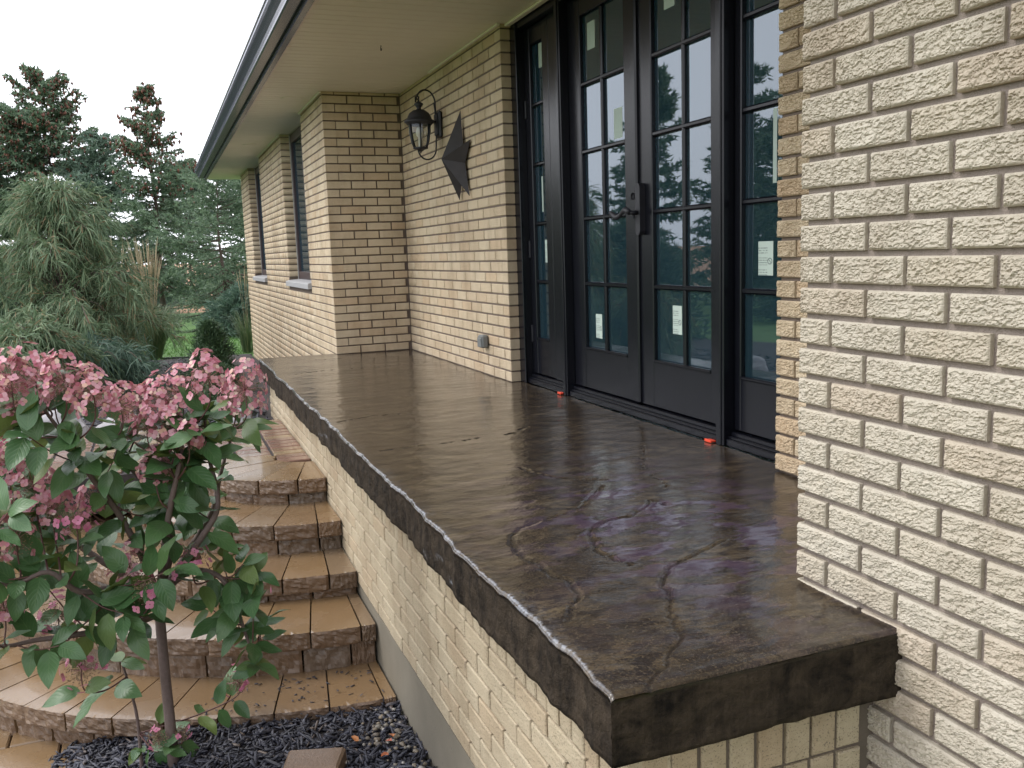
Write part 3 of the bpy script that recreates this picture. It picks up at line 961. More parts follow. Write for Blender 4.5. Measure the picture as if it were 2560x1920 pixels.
# ------------------------------------------------------------------ porch: slab, brick skirt, foundation
porch = thing('porch', 'raised porch with a wet brown stamped concrete slab on a buff brick skirt', 'porch', (0, 0, 0))
XW, YB = -1.197, -6.020
CRACKS = [[(-1.099, -5.151), (-1.122, -5.219), (-1.131, -5.343), (-1.117, -5.419), (-1.116, -5.492), (-1.092, -5.534), (-1.115, -5.639), (-1.152, -5.681), (-1.192, -5.75)],
          [(-1.099, -5.151), (-1.043, -5.096), (-0.925, -5.045), (-0.809, -4.997), (-0.726, -4.898), (-0.623, -4.781)],
          [(-0.767, -4.405), (-0.756, -4.516), (-0.717, -4.588), (-0.645, -4.67), (-0.568, -4.718)],
          [(-0.194, -4.292), (-0.276, -4.455), (-0.379, -4.622), (-0.413, -4.739), (-0.411, -4.805), (-0.452, -4.919)],
          [(-0.888, -5.28), (-0.933, -5.363), (-0.927, -5.438), (-0.91, -5.506)],
          [(-0.577, -5.44), (-0.694, -5.493), (-0.816, -5.553), (-0.884, -5.615), (-0.909, -5.662), (-0.912, -5.704), (-0.954, -5.765), (-1.004, -5.864), (-1.021, -5.924), (-1.058, -5.96), (-1.122, -6.029), (-1.164, -6.05), (-1.19, -6.09)],
          [(-1.18, -3.86), (-0.912, -3.852), (-0.736, -3.811), (-0.543, -3.799), (-0.452, -3.693)],
          [(-0.542, -5.076), (-0.579, -5.004), (-0.602, -5.057), (-0.708, -5.135), (-0.81, -5.151), (-0.876, -5.204), (-0.924, -5.339)],
          [(-1.20, -3.1), (-1.0, -3.02), (-0.85, -3.05)], [(-1.2, -1.1), (-0.9, -1.0), (-0.5, -1.06), (-0.1, -0.95)], [(-0.9, -0.25), (-0.6, -0.3)]]
RUNS = [[(-4.814, -0.123), (-4.923, -0.104), (-4.989, -0.084), (-5.047, -0.098), (-5.115, -0.120)], [(-2.731, -0.113), (-2.928, -0.087), (-3.032, -0.093), (-3.077, -0.112)]]
def build_slab():
    THK = 0.143
    # columns across (x) - near the front edge they follow the hand-worked arris
    xs = np.concatenate([np.linspace(0, 0.018, 13), np.linspace(0.024, 0.10, 9), np.linspace(0.11, 0.70, 74), np.linspace(0.715, 1.32, 54)])   # offset from front edge
    t = np.linspace(0, 1, 620)
    yv = -6.088 + (0.10 + 6.088) * (0.35 * t + 0.65 * t ** 2.1)
    NY, NX = len(yv), len(xs)
    def wob(y):
        return 0.010 * fbm(y * 2.1, 3.3, 0, 2) + 0.012 * fbm(y * 6.5, 1.1, 0, 3)
    xf = np.array([-1.268 + 0.018 * min(1, max(0, (y + 6.0) / 3)) + wob(y) for y in yv])
    X = xf[:, None] + xs[None, :]
    Y = np.repeat(yv[:, None], NX, 1)
    Z = np.zeros_like(X)
    crk = np.zeros_like(X)
    # jitter cracks into finer zigzags
    for ci, cr in enumerate(CRACKS):
        pts = []
        for (a, b_) in zip(cr[:-1], cr[1:]):
            nseg = max(2, int(math.hypot(b_[0] - a[0], b_[1] - a[1]) / 0.022))
            for s in range(nseg):
                f = s / nseg
                pts.append((a[0] + (b_[0] - a[0]) * f + random.uniform(-0.006, 0.006), a[1] + (b_[1] - a[1]) * f + random.uniform(-0.006, 0.006)))
        pts.append(cr[-1])
        best = np.full(X.shape, 9.0)
        for (a, b_) in zip(pts[:-1], pts[1:]):
            j0, j1 = np.searchsorted(yv, min(a[1], b_[1]) - 0.04), np.searchsorted(yv, max(a[1], b_[1]) + 0.04)
            if j1 <= j0:
                continue
            px, py = X[j0:j1] - a[0], Y[j0:j1] - a[1]
            dx, dy = b_[0] - a[0], b_[1] - a[1]
            h = np.clip((px * dx + py * dy) / (dx * dx + dy * dy + 1e-9), 0, 1)
            dd = np.hypot(px - dx * h, py - dy * h)
            best[j0:j1] = np.minimum(best[j0:j1], dd)
        wdt = 0.0050 if ci in (0, 5, 7) else 0.0034
        crk = np.maximum(crk, np.clip(1 - best / wdt, 0, 1))
    for j in range(NY):
        for i in range(NX):
            x, y_ = X[j, i], Y[j, i]
            Z[j, i] = 0.0032 * noise.noise((x * 2.6, y_ * 4.2, 0.3)) + 0.0016 * noise.noise((x * 9.0, y_ * 15.0, 4.1)) + 0.0011 * abs(noise.noise((x * 22.0, y_ * 40.0, 8.8)))
    Z -= 0.008 * crk
    # roll the front and near arris over
    fr = xs[None, :]
    nr = (Y - yv[0])
    rr = 0.009
    for dist in (np.repeat(fr, NY, 0), nr):
        tt = np.clip(dist / rr, 0, 1)
        Z -= rr * (1 - np.sqrt(np.clip(1 - (1 - tt) ** 2, 0, 1)))
    keep = np.ones((NY - 1, NX - 1), bool)
    xc, yc = X[:-1, :-1], Y[:-1, :-1]
    keep &= ~((yc < YN - 0.05) & (xc > XN + 0.06))
    keep &= ~((yc > 0.04) & (xc > -W_PIER + 0.06))
    keep &= ~((xc > 0.06) & ((yc > Y_EDGE + 0.1) | (yc < Y_STRIP - 0.1)))
    V = np.stack([X, Y, Z], -1).reshape(-1, 3)
    idx = np.arange(NY * NX).reshape(NY, NX)
    Q = np.stack([idx[:-1, :-1], idx[:-1, 1:], idx[1:, 1:], idx[1:, :-1]], -1)[keep]
    # side skirts: front and near end, rough faced
    verts = [V]
    n0 = len(V)
    faces = [Q.reshape(-1, 4)]
    def skirt(ring, out):
        nonlocal n0
        NZ = 14
        P = V[ring]
        layers = [ring]
        for kz in range(1, NZ + 1):
            f = kz / NZ
            L = P.copy()
            L[:, 2] = P[:, 2] * (1 - f) - THK * f - (0.003 if kz == NZ else 0) * np.array([fbm(p[0] * 9, p[1] * 9, 2.2, 3) for p in P])
            off = np.array([0.004 * fbm(p[0] * 7 + 2, p[1] * 7, f * 3.0, 3) + 0.003 * fbm(p[0] * 30, p[1] * 30, f * 9, 2) for p in P]) * (0.4 + 0.6 * min(1, 2 * f))
            L[:, 0] += out[0] * off
            L[:, 1] += out[1] * off
            verts.append(L)
            layers.append(np.arange(n0, n0 + len(L)))
            n0 += len(L)
        L = verts[-1].copy()
        L[:, 0] -= out[0] * 0.12
        L[:, 1] -= out[1] * 0.12
        verts.append(L)
        layers.append(np.arange(n0, n0 + len(L)))
        n0 += len(L)
        for a, b_ in zip(layers[:-1], layers[1:]):
            faces.append(np.stack([a[:-1], a[1:], b_[1:], b_[:-1]], -1))
    skirt(idx[::-1, 0].copy(), (-1, 0))
    nx_near = int(np.searchsorted(X[0], XN + 0.05))
    skirt(idx[0, :nx_near + 1].copy(), (0, -1))
    skirt(idx[-1, :int(np.searchsorted(X[-1], -W_PIER + 0.06))][::-1].copy(), (0, 1))
    Vall = np.vstack(verts)
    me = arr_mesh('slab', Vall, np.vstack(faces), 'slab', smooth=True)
    ca = me.color_attributes.new('wear_sheen', 'FLOAT_COLOR', 'POINT')
    colr = np.zeros((len(Vall), 4), np.float32)
    colr[:, 3] = 1
    edge = np.clip(1 - np.abs(np.repeat(fr, NY, 0) - 0.012) / 0.026, 0, 1)
    FR_ = np.repeat(fr, NY, 0)
    vary = np.array([0.55 + 0.9 * fbm(y_ * 3.0, 7.7, 0, 3) for y_ in yv])[:, None]
    edge = 0.8 * np.clip(1 - np.abs(FR_ - 0.006) / (0.003 + 0.006 * np.clip(vary, 0, 1)), 0, 1) + 0.30 * np.clip(1 - FR_ / 0.06, 0, 1) * np.clip(vary, 0, 1)
    edge *= np.clip((Y + 6.05) / 0.15, 0, 1) * 0.5 + 0.5
    violet_sheen = np.exp(-(((X + 0.62) / 0.40) ** 2 + ((Y + 5.25) / 0.62) ** 2))  # mask of the painted violet reflection
    colr[:NY * NX, 0] = edge.ravel()
    colr[:NY * NX, 1] = np.clip(violet_sheen * 1.4, 0, 1).ravel()
    colr[:NY * NX, 2] = crk.ravel()
    for run in RUNS:
        sk = Vall[NY * NX:]
        best = np.full(len(sk), 9.0)
        for (a, b_) in zip(run[:-1], run[1:]):
            py, pz = sk[:, 1] - a[0], sk[:, 2] - a[1]
            dy, dz_ = b_[0] - a[0], b_[1] - a[1]
            h = np.clip((py * dy + pz * dz_) / (dy * dy + dz_ * dz_), 0, 1)
            best = np.minimum(best, np.hypot(py - dy * h, pz - dz_ * h))
        colr[NY * NX:, 0] = np.maximum(colr[NY * NX:, 0], np.clip(1.4 - best / 0.011, 0, 1) * (sk[:, 0] < -1.2))
    ca.data.foreach_set('color', colr.ravel())
    sa_ = me.attributes.new('side', 'FLOAT', 'POINT')
    sv_ = np.zeros(len(Vall), np.float32)
    sv_[NY * NX:] = 1.0
    sa_.data.foreach_set('value', sv_)
    return obj('slab', me, porch)
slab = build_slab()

pw = MB()
pw.box(XW + 0.009, XW + 0.25, YB + 0.009, -0.02, -0.735, -0.125)
pw.box(XW + 0.0092, XN + 0.02, YB + 0.0092, YB + 0.25, -0.736, -0.126)
pwall = pw.make('wall', 'mortar_porch', porch)
pcs = []
yb = 0.0
LEN = 6.0
n_rl = int(LEN / 0.0668)
for i in range(n_rl):
    pcs.append((i * 0.0668 + 0.0042, (i + 1) * 0.0668 - 0.0042, -0.2775, -0.125))
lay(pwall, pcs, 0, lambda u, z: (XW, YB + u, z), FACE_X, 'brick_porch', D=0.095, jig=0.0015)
pcs = []
for r_ in range(7):
    z1 = -0.2865 - r_ * 0.0645
    for a, e in row_cuts(0.0, LEN, 0.098 if r_ % 2 else 0.2, 0.2045, 0.0095):
        pcs.append((a, e, z1 - 0.0550, z1))
st = Stuff()
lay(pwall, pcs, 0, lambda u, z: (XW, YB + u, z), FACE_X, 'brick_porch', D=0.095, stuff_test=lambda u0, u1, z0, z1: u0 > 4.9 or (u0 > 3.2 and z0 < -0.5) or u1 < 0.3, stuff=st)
st.make('bricks', 'brick_porch', pwall)
for zr, (zt, zb_) in enumerate(((-0.125, -0.2775), (-0.2865, -0.430))):
    pcs = [(0.03 + i * 0.0672, 0.03 + (i + 1) * 0.0672 - 0.009, zb_, zt) for i in range(8)]
    lay(pwall, pcs, 0, lambda u, z: (XW + u, YB, z), 0.0, 'brick_porch', D=0.09, jig=0.003)
fd = MB()
fd.box(XW + 0.003, XW + 0.22, YB + 0.003, 0.3, -1.4, -0.7365)
fd.box(XW + 0.0032, XN + 0.02, YB + 0.0032, YB + 0.22, -1.4, -0.7375)
fd.make('foundation', 'foundation', porch)

# ------------------------------------------------------------------ fan of garden steps (concentric arcs against the skirt)
steps = thing('garden_steps', 'fan of five curved tan stone block steps against the porch skirt', 'steps', (-1.2, -3.0, -1.1))
FC = (-1.20, -2.010)
def sector(r0, r1, a0, a1, z0, z1, rough, seed, ch=0.004, lean=0.0):
    """block between radii, angles from -Y towards -X; split face on the outer radius"""
    def P(r_, a, z):
        return (FC[0] - r_ * math.sin(a), FC[1] - r_ * math.cos(a), z)
    nu, nv = 16, 8
    vs, fs, mi = [], [], []
    for j in range(nv + 1):
        for i in range(nu + 1):
            a = a0 + (a1 - a0) * i / nu
            z = z0 + (z1 - z0) * j / nv
            ins = min(i, nu - i)
            d = rough * (1.1 * noise.noise((i * 0.30 + seed, j * 0.32, seed * 1.7)) + 0.8 * noise.noise((i * 0.75 + seed, j * 0.8, seed)) + 0.4 * noise.noise((i * 1.6 + seed, j * 1.6, seed)))
            if ins == 0 or j == 0:
                d = -abs(d) - 0.003
            if j == nv:
                d = d * 0.35 - 0.006 * abs(noise.noise((i * 1.3, seed, 2.0)))
                z -= 0.004 * max(0, noise.noise((i * 0.9, seed, 5.0)))
            vs.append(P(r1 + d - lean * (j / nv), a, z))
    for j in range(nv):
        for i in range(nu):
            p = j * (nu + 1) + i
            fs.append((p, p + nu + 1, p + nu + 2, p + 1)); mi.append(1)
    top = [nv * (nu + 1) + i for i in range(nu + 1)]
    m0 = len(vs)
    for i in range(nu + 1):
        vs.append(P(r1 - 0.030, a0 + (a1 - a0) * i / nu, z1))
    o = len(vs)
    for i in range(nu + 1):
        a = a0 + (a1 - a0) * i / nu
        vs.append(P(r0, a, z1))
    for i in range(nu):
        fs.append((top[i], m0 + i, m0 + i + 1, top[i + 1])); mi.append(0)
        fs.append((m0 + i, o + i, o + i + 1, m0 + i + 1)); mi.append(0)
    b0 = len(vs)
    for i in (0, nu):
        a = a0 + (a1 - a0) * i / nu
        vs.append(P(r0, a, z0))
    colL = [j * (nu + 1) for j in range(nv + 1)]
    colR = [j * (nu + 1) + nu for j in range(nv + 1)]
    fs.append(tuple(colL[::-1]) + (b0, o, m0)); mi.append(0)
    fs.append(tuple(colR) + (m0 + nu, o + nu, b0 + 1)); mi.append(0)
    return mesh('block', vs, fs, ['block_top', 'block_split'], False, mi)
LEV = [(0.636, -0.376), (1.010, -0.513), (1.350, -0.668), (1.722, -0.783), (2.042, -0.967)]
for si, (rad, zt) in enumerate(LEV):
    r_in = 0.20 if si == 0 else LEV[si - 1][0] - 0.10
    zb = LEV[si + 1][1] if si < 4 else -1.13
    wblk = 0.215
    a = 0.0
    first = [0.155, 0.118, 0.13, 0.066, 0.052][si]
    kb = 0
    while a < R(100):
        wd = (first if kb == 0 else wblk) / rad
        gap = 0.0035 / rad
        me = sector(r_in + random.uniform(-0.01, 0.01), rad + random.uniform(-0.006, 0.006), a + gap, a + wd - gap, zt - 0.077, zt + random.uniform(-0.0015, 0.0015), 0.0075, si * 20 + kb * 1.37)
        tb = obj('tread_block', me, steps)
        tb.location = (-steps.location[0], -steps.location[1], -steps.location[2])
        a += wd
        kb += 1
    a = 0.0
    kb = 0
    rr_ = rad - 0.030
    while a < R(100):
        wd = (0.11 if (kb == 0 and si % 2) else 0.205) / rr_
        gap = 0.004 / rr_
        me = sector(max(0.1, rr_ - 0.16), rr_ + random.uniform(-0.005, 0.005), a + gap, a + wd - gap, zb - 0.03, zt - 0.080, 0.008, 300 + si * 20 + kb * 2.1)
        tb = obj('riser_block', me, steps)
        tb.location = (-steps.location[0], -steps.location[1], -steps.location[2])
        a += wd
        kb += 1

# ------------------------------------------------------------------ landing of small pavers behind the steps
def cobble(w, l, h, seed):
    q = MB(); q.box(-w / 2, w / 2, -l / 2, l / 2, -h, 0, 0.005)
    vs = [(x + 0.003 * noise.noise((x * 20 + seed, y_ * 20, z)), y_ + 0.003 * noise.noise((x * 20, y_ * 20 + seed, z)), z) for x, y_, z in q.v]
    return mesh('paver', vs, q.f, 'paver')
ld = MB()
ld.box(-4.4, -1.195, -1.93, -0.62, -0.60, -0.392)
path = tag(ld.make('path', 'soil'), 'paved landing at the head of the steps beside the porch skirt', None, None, 'structure')
PV = {}
def paver(parent, x0, x1, y0, y1, z, seed):
    key = (round(x1 - x0, 3), round(y1 - y0, 3), seed % 3)
    if key not in PV:
        PV[key] = cobble(x1 - x0 - 0.011, y1 - y0 - 0.011, 0.05, seed % 3 * 7.7)
    obj('paver', PV[key], parent, ((x0 + x1) / 2, (y0 + y1) / 2, z + random.uniform(-0.0025, 0.0025)), (0, 0, random.uniform(-0.008, 0.008)))
yy = -2.12
i = 0
while yy < -0.66:                      # border course along the skirt
    paver(path, -1.392, -1.197, yy, yy + 0.105, -0.377, i); yy += 0.105; i += 1
for col, (xa, xb, y0) in enumerate(((-1.60, -1.396, -1.98), (-1.81, -1.604, -1.93), (-2.02, -1.814, -1.90), (-2.23, -2.024, -1.9), (-2.44, -2.234, -1.9), (-2.65, -2.444, -1.9), (-2.86, -2.654, -1.9), (-3.07, -2.864, -1.9))):
    yy = y0 + (col % 2) * 0.05
    while yy < -0.68:
        paver(path, xa, xb, yy, yy + 0.105, -0.379, i); yy += 0.105; i += 1
# lower patio at the foot of the steps, extended unseen to cut green bounce
pt = MB(); pt.box(-6.6, -1.6, -12.0, -2.0, -1.25, -1.146)
patio = tag(pt.make('patio', 'block_top'), 'lower patio of tan pavers at the foot of the steps', None, None, 'structure')
PT = {}
for i in range(11):
    for j in range(32):
        x0 = -6.55 + i * 0.43 + (0.2 if j % 2 else 0)
        y0 = -11.9 + j * 0.30
        key = (i + j) % 3
        if key not in PT:
            q = MB(); q.box(-0.211, 0.211, -0.146, 0.146, -0.05, 0, 0.006); PT[key] = mesh('paver', q.v, q.f, 'block_top')
        if x0 + 0.43 < -1.9 and -6.0 < y0 and math.hypot(x0 + 0.215 - FC[0], y0 + 0.15 - FC[1]) > 1.7:
            if x0 < -3.7 or (x0 > -2.1 and y0 < -4.2):
                continue
            obj('paver', PT[key], patio, (x0 + 0.215, y0 + 0.15, -1.125 + random.uniform(-0.002, 0.002)))
# ------------------------------------------------------------------ ground, field, beds
def sstep(t):
    t = min(1, max(0, t))
    return t * t * (3 - 2 * t)
def gz(x, y):
    z = -1.20 + 0.72 * sstep((y + 4.0) / 2.6)
    z += (-0.24) * sstep((y - 0.5) / 7.0)
    z += 1.0 * sstep((y - 22) / 140)
    d = math.hypot(x - FC[0], y - FC[1])
    if y < -1.2:
        z = z + (-1.22 - z) * sstep((2.75 - d) / 0.5)
    elif x < 0.5 and y < 0.4:
        z = z + (min(z, -0.62) - z) * sstep((3.2 + x + 1.2) / 0.6)
    return z
gx = sorted(set([-420, -200, -100, -60, -40, -25, -15] + [round(-10 + 0.4 * i, 2) for i in range(38)] + [8, 15, 30, 60, 120, 300, 420]))
gy = sorted(set([-300, -120, -60, -30, -16] + [round(-10 + 0.35 * i, 2) for i in range(75)] + [18, 21.9]))
def sheet(name, gx, gy, mat, f, dz=0.0):
    vs = [(x, y, f(x, y) + dz) for y in gy for x in gx]
    n = len(gx)
    fs = [(j * n + i, j * n + i + 1, (j + 1) * n + i + 1, (j + 1) * n + i) for j in range(len(gy) - 1) for i in range(n - 1)]
    return obj(name, mesh(name, vs, fs, mat, True))
gy2 = [21.9, 24, 28, 34, 42, 55, 75, 100, 130, 162, 220, 320, 500, 900]
tag(sheet('ground', [float(a) for a in gx], [float(a) for a in gy], 'ground', gz), 'green lawn and soil around the house', None, None, 'structure')
tag(sheet('field', [-600.0, -300, -150, -80, -40, -20, 0, 20, 40, 80, 150, 300, 600], [float(a) for a in gy2], 'field', gz), 'reddish brown harvested field beyond the trees', None, None, 'structure')

def mz(x, y):
    return -1.012 - 0.15 * sstep((-x - 1.85) / 0.85) + 0.03 * sstep((-y - 4.3) / 0.8) + 0.012 * noise.noise((x * 5, y * 5, 0))
bedx = [round(-3.05 + 0.08 * i, 3) for i in range(24)]
bedy = [round(-6.1 + 0.08 * i, 3) for i in range(34)]
bed = sheet('mulch_bed', bedx, bedy, 'soil', mz)
tag(bed, 'bed of dark soil at the foot of the steps', None, None, 'structure')
bed2 = sheet('mulch_bed', [round(-5.2 + 0.3 * i, 2) for i in range(16)], [round(-0.62 + 0.3 * i, 2) for i in range(28)], 'soil', lambda x, y: max(gz(x, y), -0.47 - 0.03 * max(0, y)) + 0.02)
tag(bed2, 'bed of dark mulch along the far wing', None, None, 'structure')

def chips(n, area, zf, lmin, lmax, wmin, wmax, seed, test=None):
    g = np.random.default_rng(seed)
    out = []
    cnt = 0
    V, Fc = [], []
    tmpl = np.array([(-.5, -.5, -.5), (.5, -.5, -.5), (.5, .5, -.5), (-.5, .5, -.5), (-.42, -.3, .5), (.46, -.42, .5), (.36, .4, .5), (-.5, .3, .5)])
    tf = np.array([(3, 2, 1, 0), (4, 5, 6, 7), (0, 1, 5, 4), (1, 2, 6, 5), (2, 3, 7, 6), (3, 0, 4, 7)])
    while cnt < n:
        x = g.uniform(area[0], area[1]); y = g.uniform(area[2], area[3])
        if test and not test(x, y):
            continue
        l, w_, t_ = g.uniform(lmin, lmax), g.uniform(wmin, wmax), g.uniform(0.003, 0.008)
        if g.random() < 0.35:
            l *= 0.45
        e = Matrix.Rotation(g.uniform(0, 6.28), 3, 'Z') @ Matrix.Rotation(g.normal(0, 0.35), 3, 'Y') @ Matrix.Rotation(g.normal(0, 0.45), 3, 'X')
        q = tmpl * g.uniform(0.75, 1.15, (8, 3)) * np.array([l, w_, t_])
        q = q @ np.array(e).T + np.array([x, y, zf(x, y) + g.uniform(0.0, 0.022)])
        V.append(q); Fc.append(tf + 8 * cnt)
        cnt += 1
    return np.vstack(V), np.vstack(Fc)
def in_bed(x, y):
    d = math.hypot(x - FC[0], y - FC[1])
    return d > 2.0 and x < XW and (x > -2.40 - 1.3 * (-3.58 - y) or x > -2.36)
V, Fc = chips(11000, (-2.95, XW, -5.2, -3.45), mz, 0.022, 0.095, 0.004, 0.015, 5, in_bed)
tag(obj('wood_mulch', arr_mesh('wood_mulch', V, Fc, 'mulch')), 'blue black shredded wood mulch at the foot of the steps', 'mulch', None, 'stuff')
V, Fc = chips(70, (-1.95, -1.23, -4.02, -3.70), lambda x, y: -0.9665, 0.010, 0.035, 0.003, 0.007, 8, lambda x, y: 1.74 < math.hypot(x - FC[0], y - FC[1]) < 2.0)
V[:, 2] = -0.9655 + (V[:, 2] + 0.9665) * 0.35
tag(obj('wood_mulch', arr_mesh('wood_mulch', V, Fc, 'mulch')), 'specks of mulch scattered over the lowest step', 'mulch', None, 'stuff')
V, Fc = chips(2600, (-4.0, -1.2, -0.6, 7.3), lambda x, y: max(gz(x, y), -0.47 - 0.03 * max(0, y)) + 0.02, 0.04, 0.12, 0.01, 0.03, 6)
tag(obj('wood_mulch', arr_mesh('wood_mulch', V, Fc, 'mulch')), 'dark wood mulch on the bed along the far wing', 'mulch', None, 'stuff')

# gravel collected by the foundation
def pebbles(n, seed):
    g = np.random.default_rng(seed)
    V, Fc = [], []
    bm = bmesh.new(); bmesh.ops.create_icosphere(bm, subdivisions=1, radius=1.0)
    tv = np.array([v_.co[:] for v_ in bm.verts]); bm.verts.index_update()
    tf = np.array([[v_.index for v_ in f.verts] for f in bm.faces]); bm.free()
    for i in range(n):
        t = g.random() ** 1.4
        x = XW - 0.03 - abs(g.normal(0, 0.10)); y = -4.16 - t * 0.75 + g.normal(0, 0.03)
        s = g.uniform(0.006, 0.016) * (1.25 if i < 25 else 0.8)
        q = tv * g.uniform(0.6, 1.2, (len(tv), 3)) * np.array([s, s * 0.85, s * 0.6])
        q = q @ np.array(Matrix.Rotation(g.uniform(0, 6.28), 3, 'Z')).T + np.array([x, y, mz(x, y) + 0.024])
        V.append(q); Fc.append(tf + len(tv) * i)
    return np.vstack(V), np.vstack(Fc)
V, Fc = pebbles(110, 11)
tag(obj('gravel', arr_mesh('gravel', V, Fc, 'gravel', True)), 'pale gravel gathered against the foundation', 'gravel', None, 'stuff')

# loose block lying in the mulch
q = MB(); q.box(-0.10, 0.10, -0.06, 0.06, -0.05, 0.05, 0.008)
vs = [(x + 0.006 * noise.noise((x * 30, y_ * 30, z * 30)), y_ + 0.006 * noise.noise((x * 30 + 5, y_ * 30, z * 30)), z + 0.004 * noise.noise((x * 25, y_ * 25, 9))) for x, y_, z in q.v]
tag(obj('paving_stone', mesh('paving_stone', vs, q.f, 'block_split'), None, (-1.585, -4.41, -0.995), (R(5), R(-3), R(-24))), 'loose tan paving stone lying in the dark mulch', 'paving stone')
# fallen leaves
def flat_leaf(l, w):
    vs = [(-l / 2, 0, 0.002), (-l / 5, -w / 2, 0.006), (l / 4, -w / 2.4, 0.004), (l / 2, 0, 0.0), (l / 4, w / 2.4, 0.007), (-l / 5, w / 2, 0.003), (0, 0, 0.0)]
    return mesh('fallen_leaf', vs, [(0, 1, 6), (1, 2, 6), (2, 3, 6), (3, 4, 6), (4, 5, 6), (5, 0, 6)], 'fallen_leaf')
fl_me = flat_leaf(0.035, 0.022)
for (x, y), lb in zip([(-1.285, -4.33), (-1.31, -4.37), (-1.345, -4.46), (-1.42, -4.30)],
                      ['topmost orange fallen leaf on the gravel by the foundation', 'orange fallen leaf just below the topmost one by the foundation', 'orange fallen leaf lying furthest down the mulch by the foundation', 'orange fallen leaf lying away from the foundation in the mulch']):
    o = obj('fallen_leaf', fl_me, None, (x, y, mz(x, y) + 0.036), (random.uniform(-.4, .4), random.uniform(-.4, .4), random.uniform(0, 6)))
    tag(o, lb, 'leaf', 'fallen leaves in the mulch')

# boulders in the bed behind the landing
def rock(name, loc, s, seed, label):
    bm = bmesh.new(); bmesh.ops.create_icosphere(bm, subdivisions=3, radius=1.0)
    for v_ in bm.verts:
        d = 1 + 0.28 * noise.noise(v_.co * 1.1 + Vector((seed, 0, 0))) + 0.10 * noise.noise(v_.co * 3.1 + Vector((0, seed, 0)))
        v_.co = Vector((v_.co.x * s[0] * d, v_.co.y * s[1] * d, v_.co.z * s[2] * d))
    me = bpy.data.meshes.new(name); bm.to_mesh(me); bm.free(); me.materials.append(MAT['boulder'])
    tag(obj(name, me, None, loc), label, 'boulder')
rock('boulder', (-2.72, -0.45, -0.36), (0.24, 0.2, 0.16), 3.1, 'grey boulder behind the pink flowering shrub at the left edge')
rock('boulder', (-2.28, -0.30, -0.40), (0.20, 0.18, 0.11), 7.7, 'flat grey boulder beside the dark mulch behind the flowering shrub')
rock('boulder', (-1.50, -0.35, -0.40), (0.13, 0.16, 0.09), 1.3, 'small pale boulder at the far end of the paved landing')

# black edging between bed and lawn
q = MB()
pts = [(-4.9, 7.15), (-3.0, 7.75), (-2.0, 7.9), (-1.2, 7.62), (-0.66, 7.45)]
for (a, b_) in zip(pts[:-1], pts[1:]):
    dx, dy = b_[0] - a[0], b_[1] - a[1]
    L = math.hypot(dx, dy); nx_, ny_ = -dy / L * 0.02, dx / L * 0.02
    zz = -0.74
    vs = [(a[0] - nx_, a[1] - ny_, zz - 0.1), (b_[0] - nx_, b_[1] - ny_, zz - 0.1), (b_[0] + nx_, b_[1] + ny_, zz - 0.1), (a[0] + nx_, a[1] + ny_, zz - 0.1)]
    vs += [(x, y, z + 0.16) for x, y, z in vs]
    q.add(vs, [(3, 2, 1, 0), (4, 5, 6, 7), (0, 1, 5, 4), (1, 2, 6, 5), (2, 3, 7, 6), (3, 0, 4, 7)])
tag(q.make('garden_edging', 'edging'), 'black edging strip between the dark bed and the lawn', 'edging')
g = np.random.default_rng(3)
n = 9000
px = g.uniform(-5.5, 1.0, n); py = 7.5 + g.random(n) * 5.5
P0 = np.stack([px, py, np.array([gz(a, b_) for a, b_ in zip(px, py)])], 1)
dr = g.normal(0, 1, (n, 3)) * [0.03, 0.03, 0.0] + np.stack([np.zeros(n), np.zeros(n), g.uniform(0.03, 0.08, n)], 1)
sd_ = g.normal(0, 1, (n, 3)); sd_[:, 2] = 0; sd_ *= 0.006
V = np.stack([P0 - sd_, P0 + sd_, P0 + dr], 1).reshape(-1, 3)
tag(obj('lawn_grass', tri_mesh('lawn_grass', V, 'lawn_blade')), 'short bright green lawn grass beyond the bed', 'grass', None, 'stuff')

# ------------------------------------------------------------------ lantern on the wall
LY, LZ = -1.114, 1.693
lan = thing('wall_lantern', 'black scrolled carriage lantern hanging on the brick wall', 'lantern', (0, LY, LZ))
def lpart(mb, name, mat, smooth=True):
    o = mb.make(name, mat, lan, smooth)
    o.location = (0, -LY, -LZ)
    o.location = Vector((0, 0, 0))
    return o
q = MB()
q.box(-0.030, -0.002, -0.050, 0.050, -0.092, 0.092, 0.012); q.box(-0.042, -0.029, -0.036, 0.036, -0.075, 0.075, 0.008)
lpart(q, 'backplate', 'iron', False)
AX = -0.157
q = MB()
arc = [(-0.035, 0, 0.03)]
for i in range(15):
    t = i / 14
    a = R(-10 + 190 * t)
    arc.append((-0.098 + 0.062 * math.cos(a) + (-0.018 * t), 0, 0.150 + 0.086 * math.sin(a) if a > 0 else 0.13))
arc += [(-0.178, 0, 0.19), (-0.172, 0, 0.172), (-0.157, 0, 0.172), (-0.154, 0, 0.186), (-0.164, 0, 0.19)]
q.tube(arc, [0.006] * len(arc), 8)
q.tube([(-0.035, 0, 0.02), (-0.08, 0, 0.028), (-0.105, 0, 0.034)], 0.008, 8)
q.tube([(-0.036, 0, 0.03), (-0.040, 0, 0.10), (-0.046, 0, 0.15)], 0.006, 8)
lpart(q, 'upper_arm', 'iron')
q = MB()
low = [(-0.034, 0, -0.03), (-0.040, 0, -0.10)]
for i in range(14):
    t = i / 13
    a = R(0 - 180 * t)
    low.append((-0.110 + 0.066 * math.cos(a), 0, -0.165 + 0.075 * math.sin(a)))
low += [(-0.174, 0, -0.185), (-0.164, 0, -0.178), (-0.155, 0, -0.186), (-0.160, 0, -0.197)]
q.tube(low, [0.0055] * len(low), 8)
lpart(q, 'lower_scroll', 'iron')
q = MB()
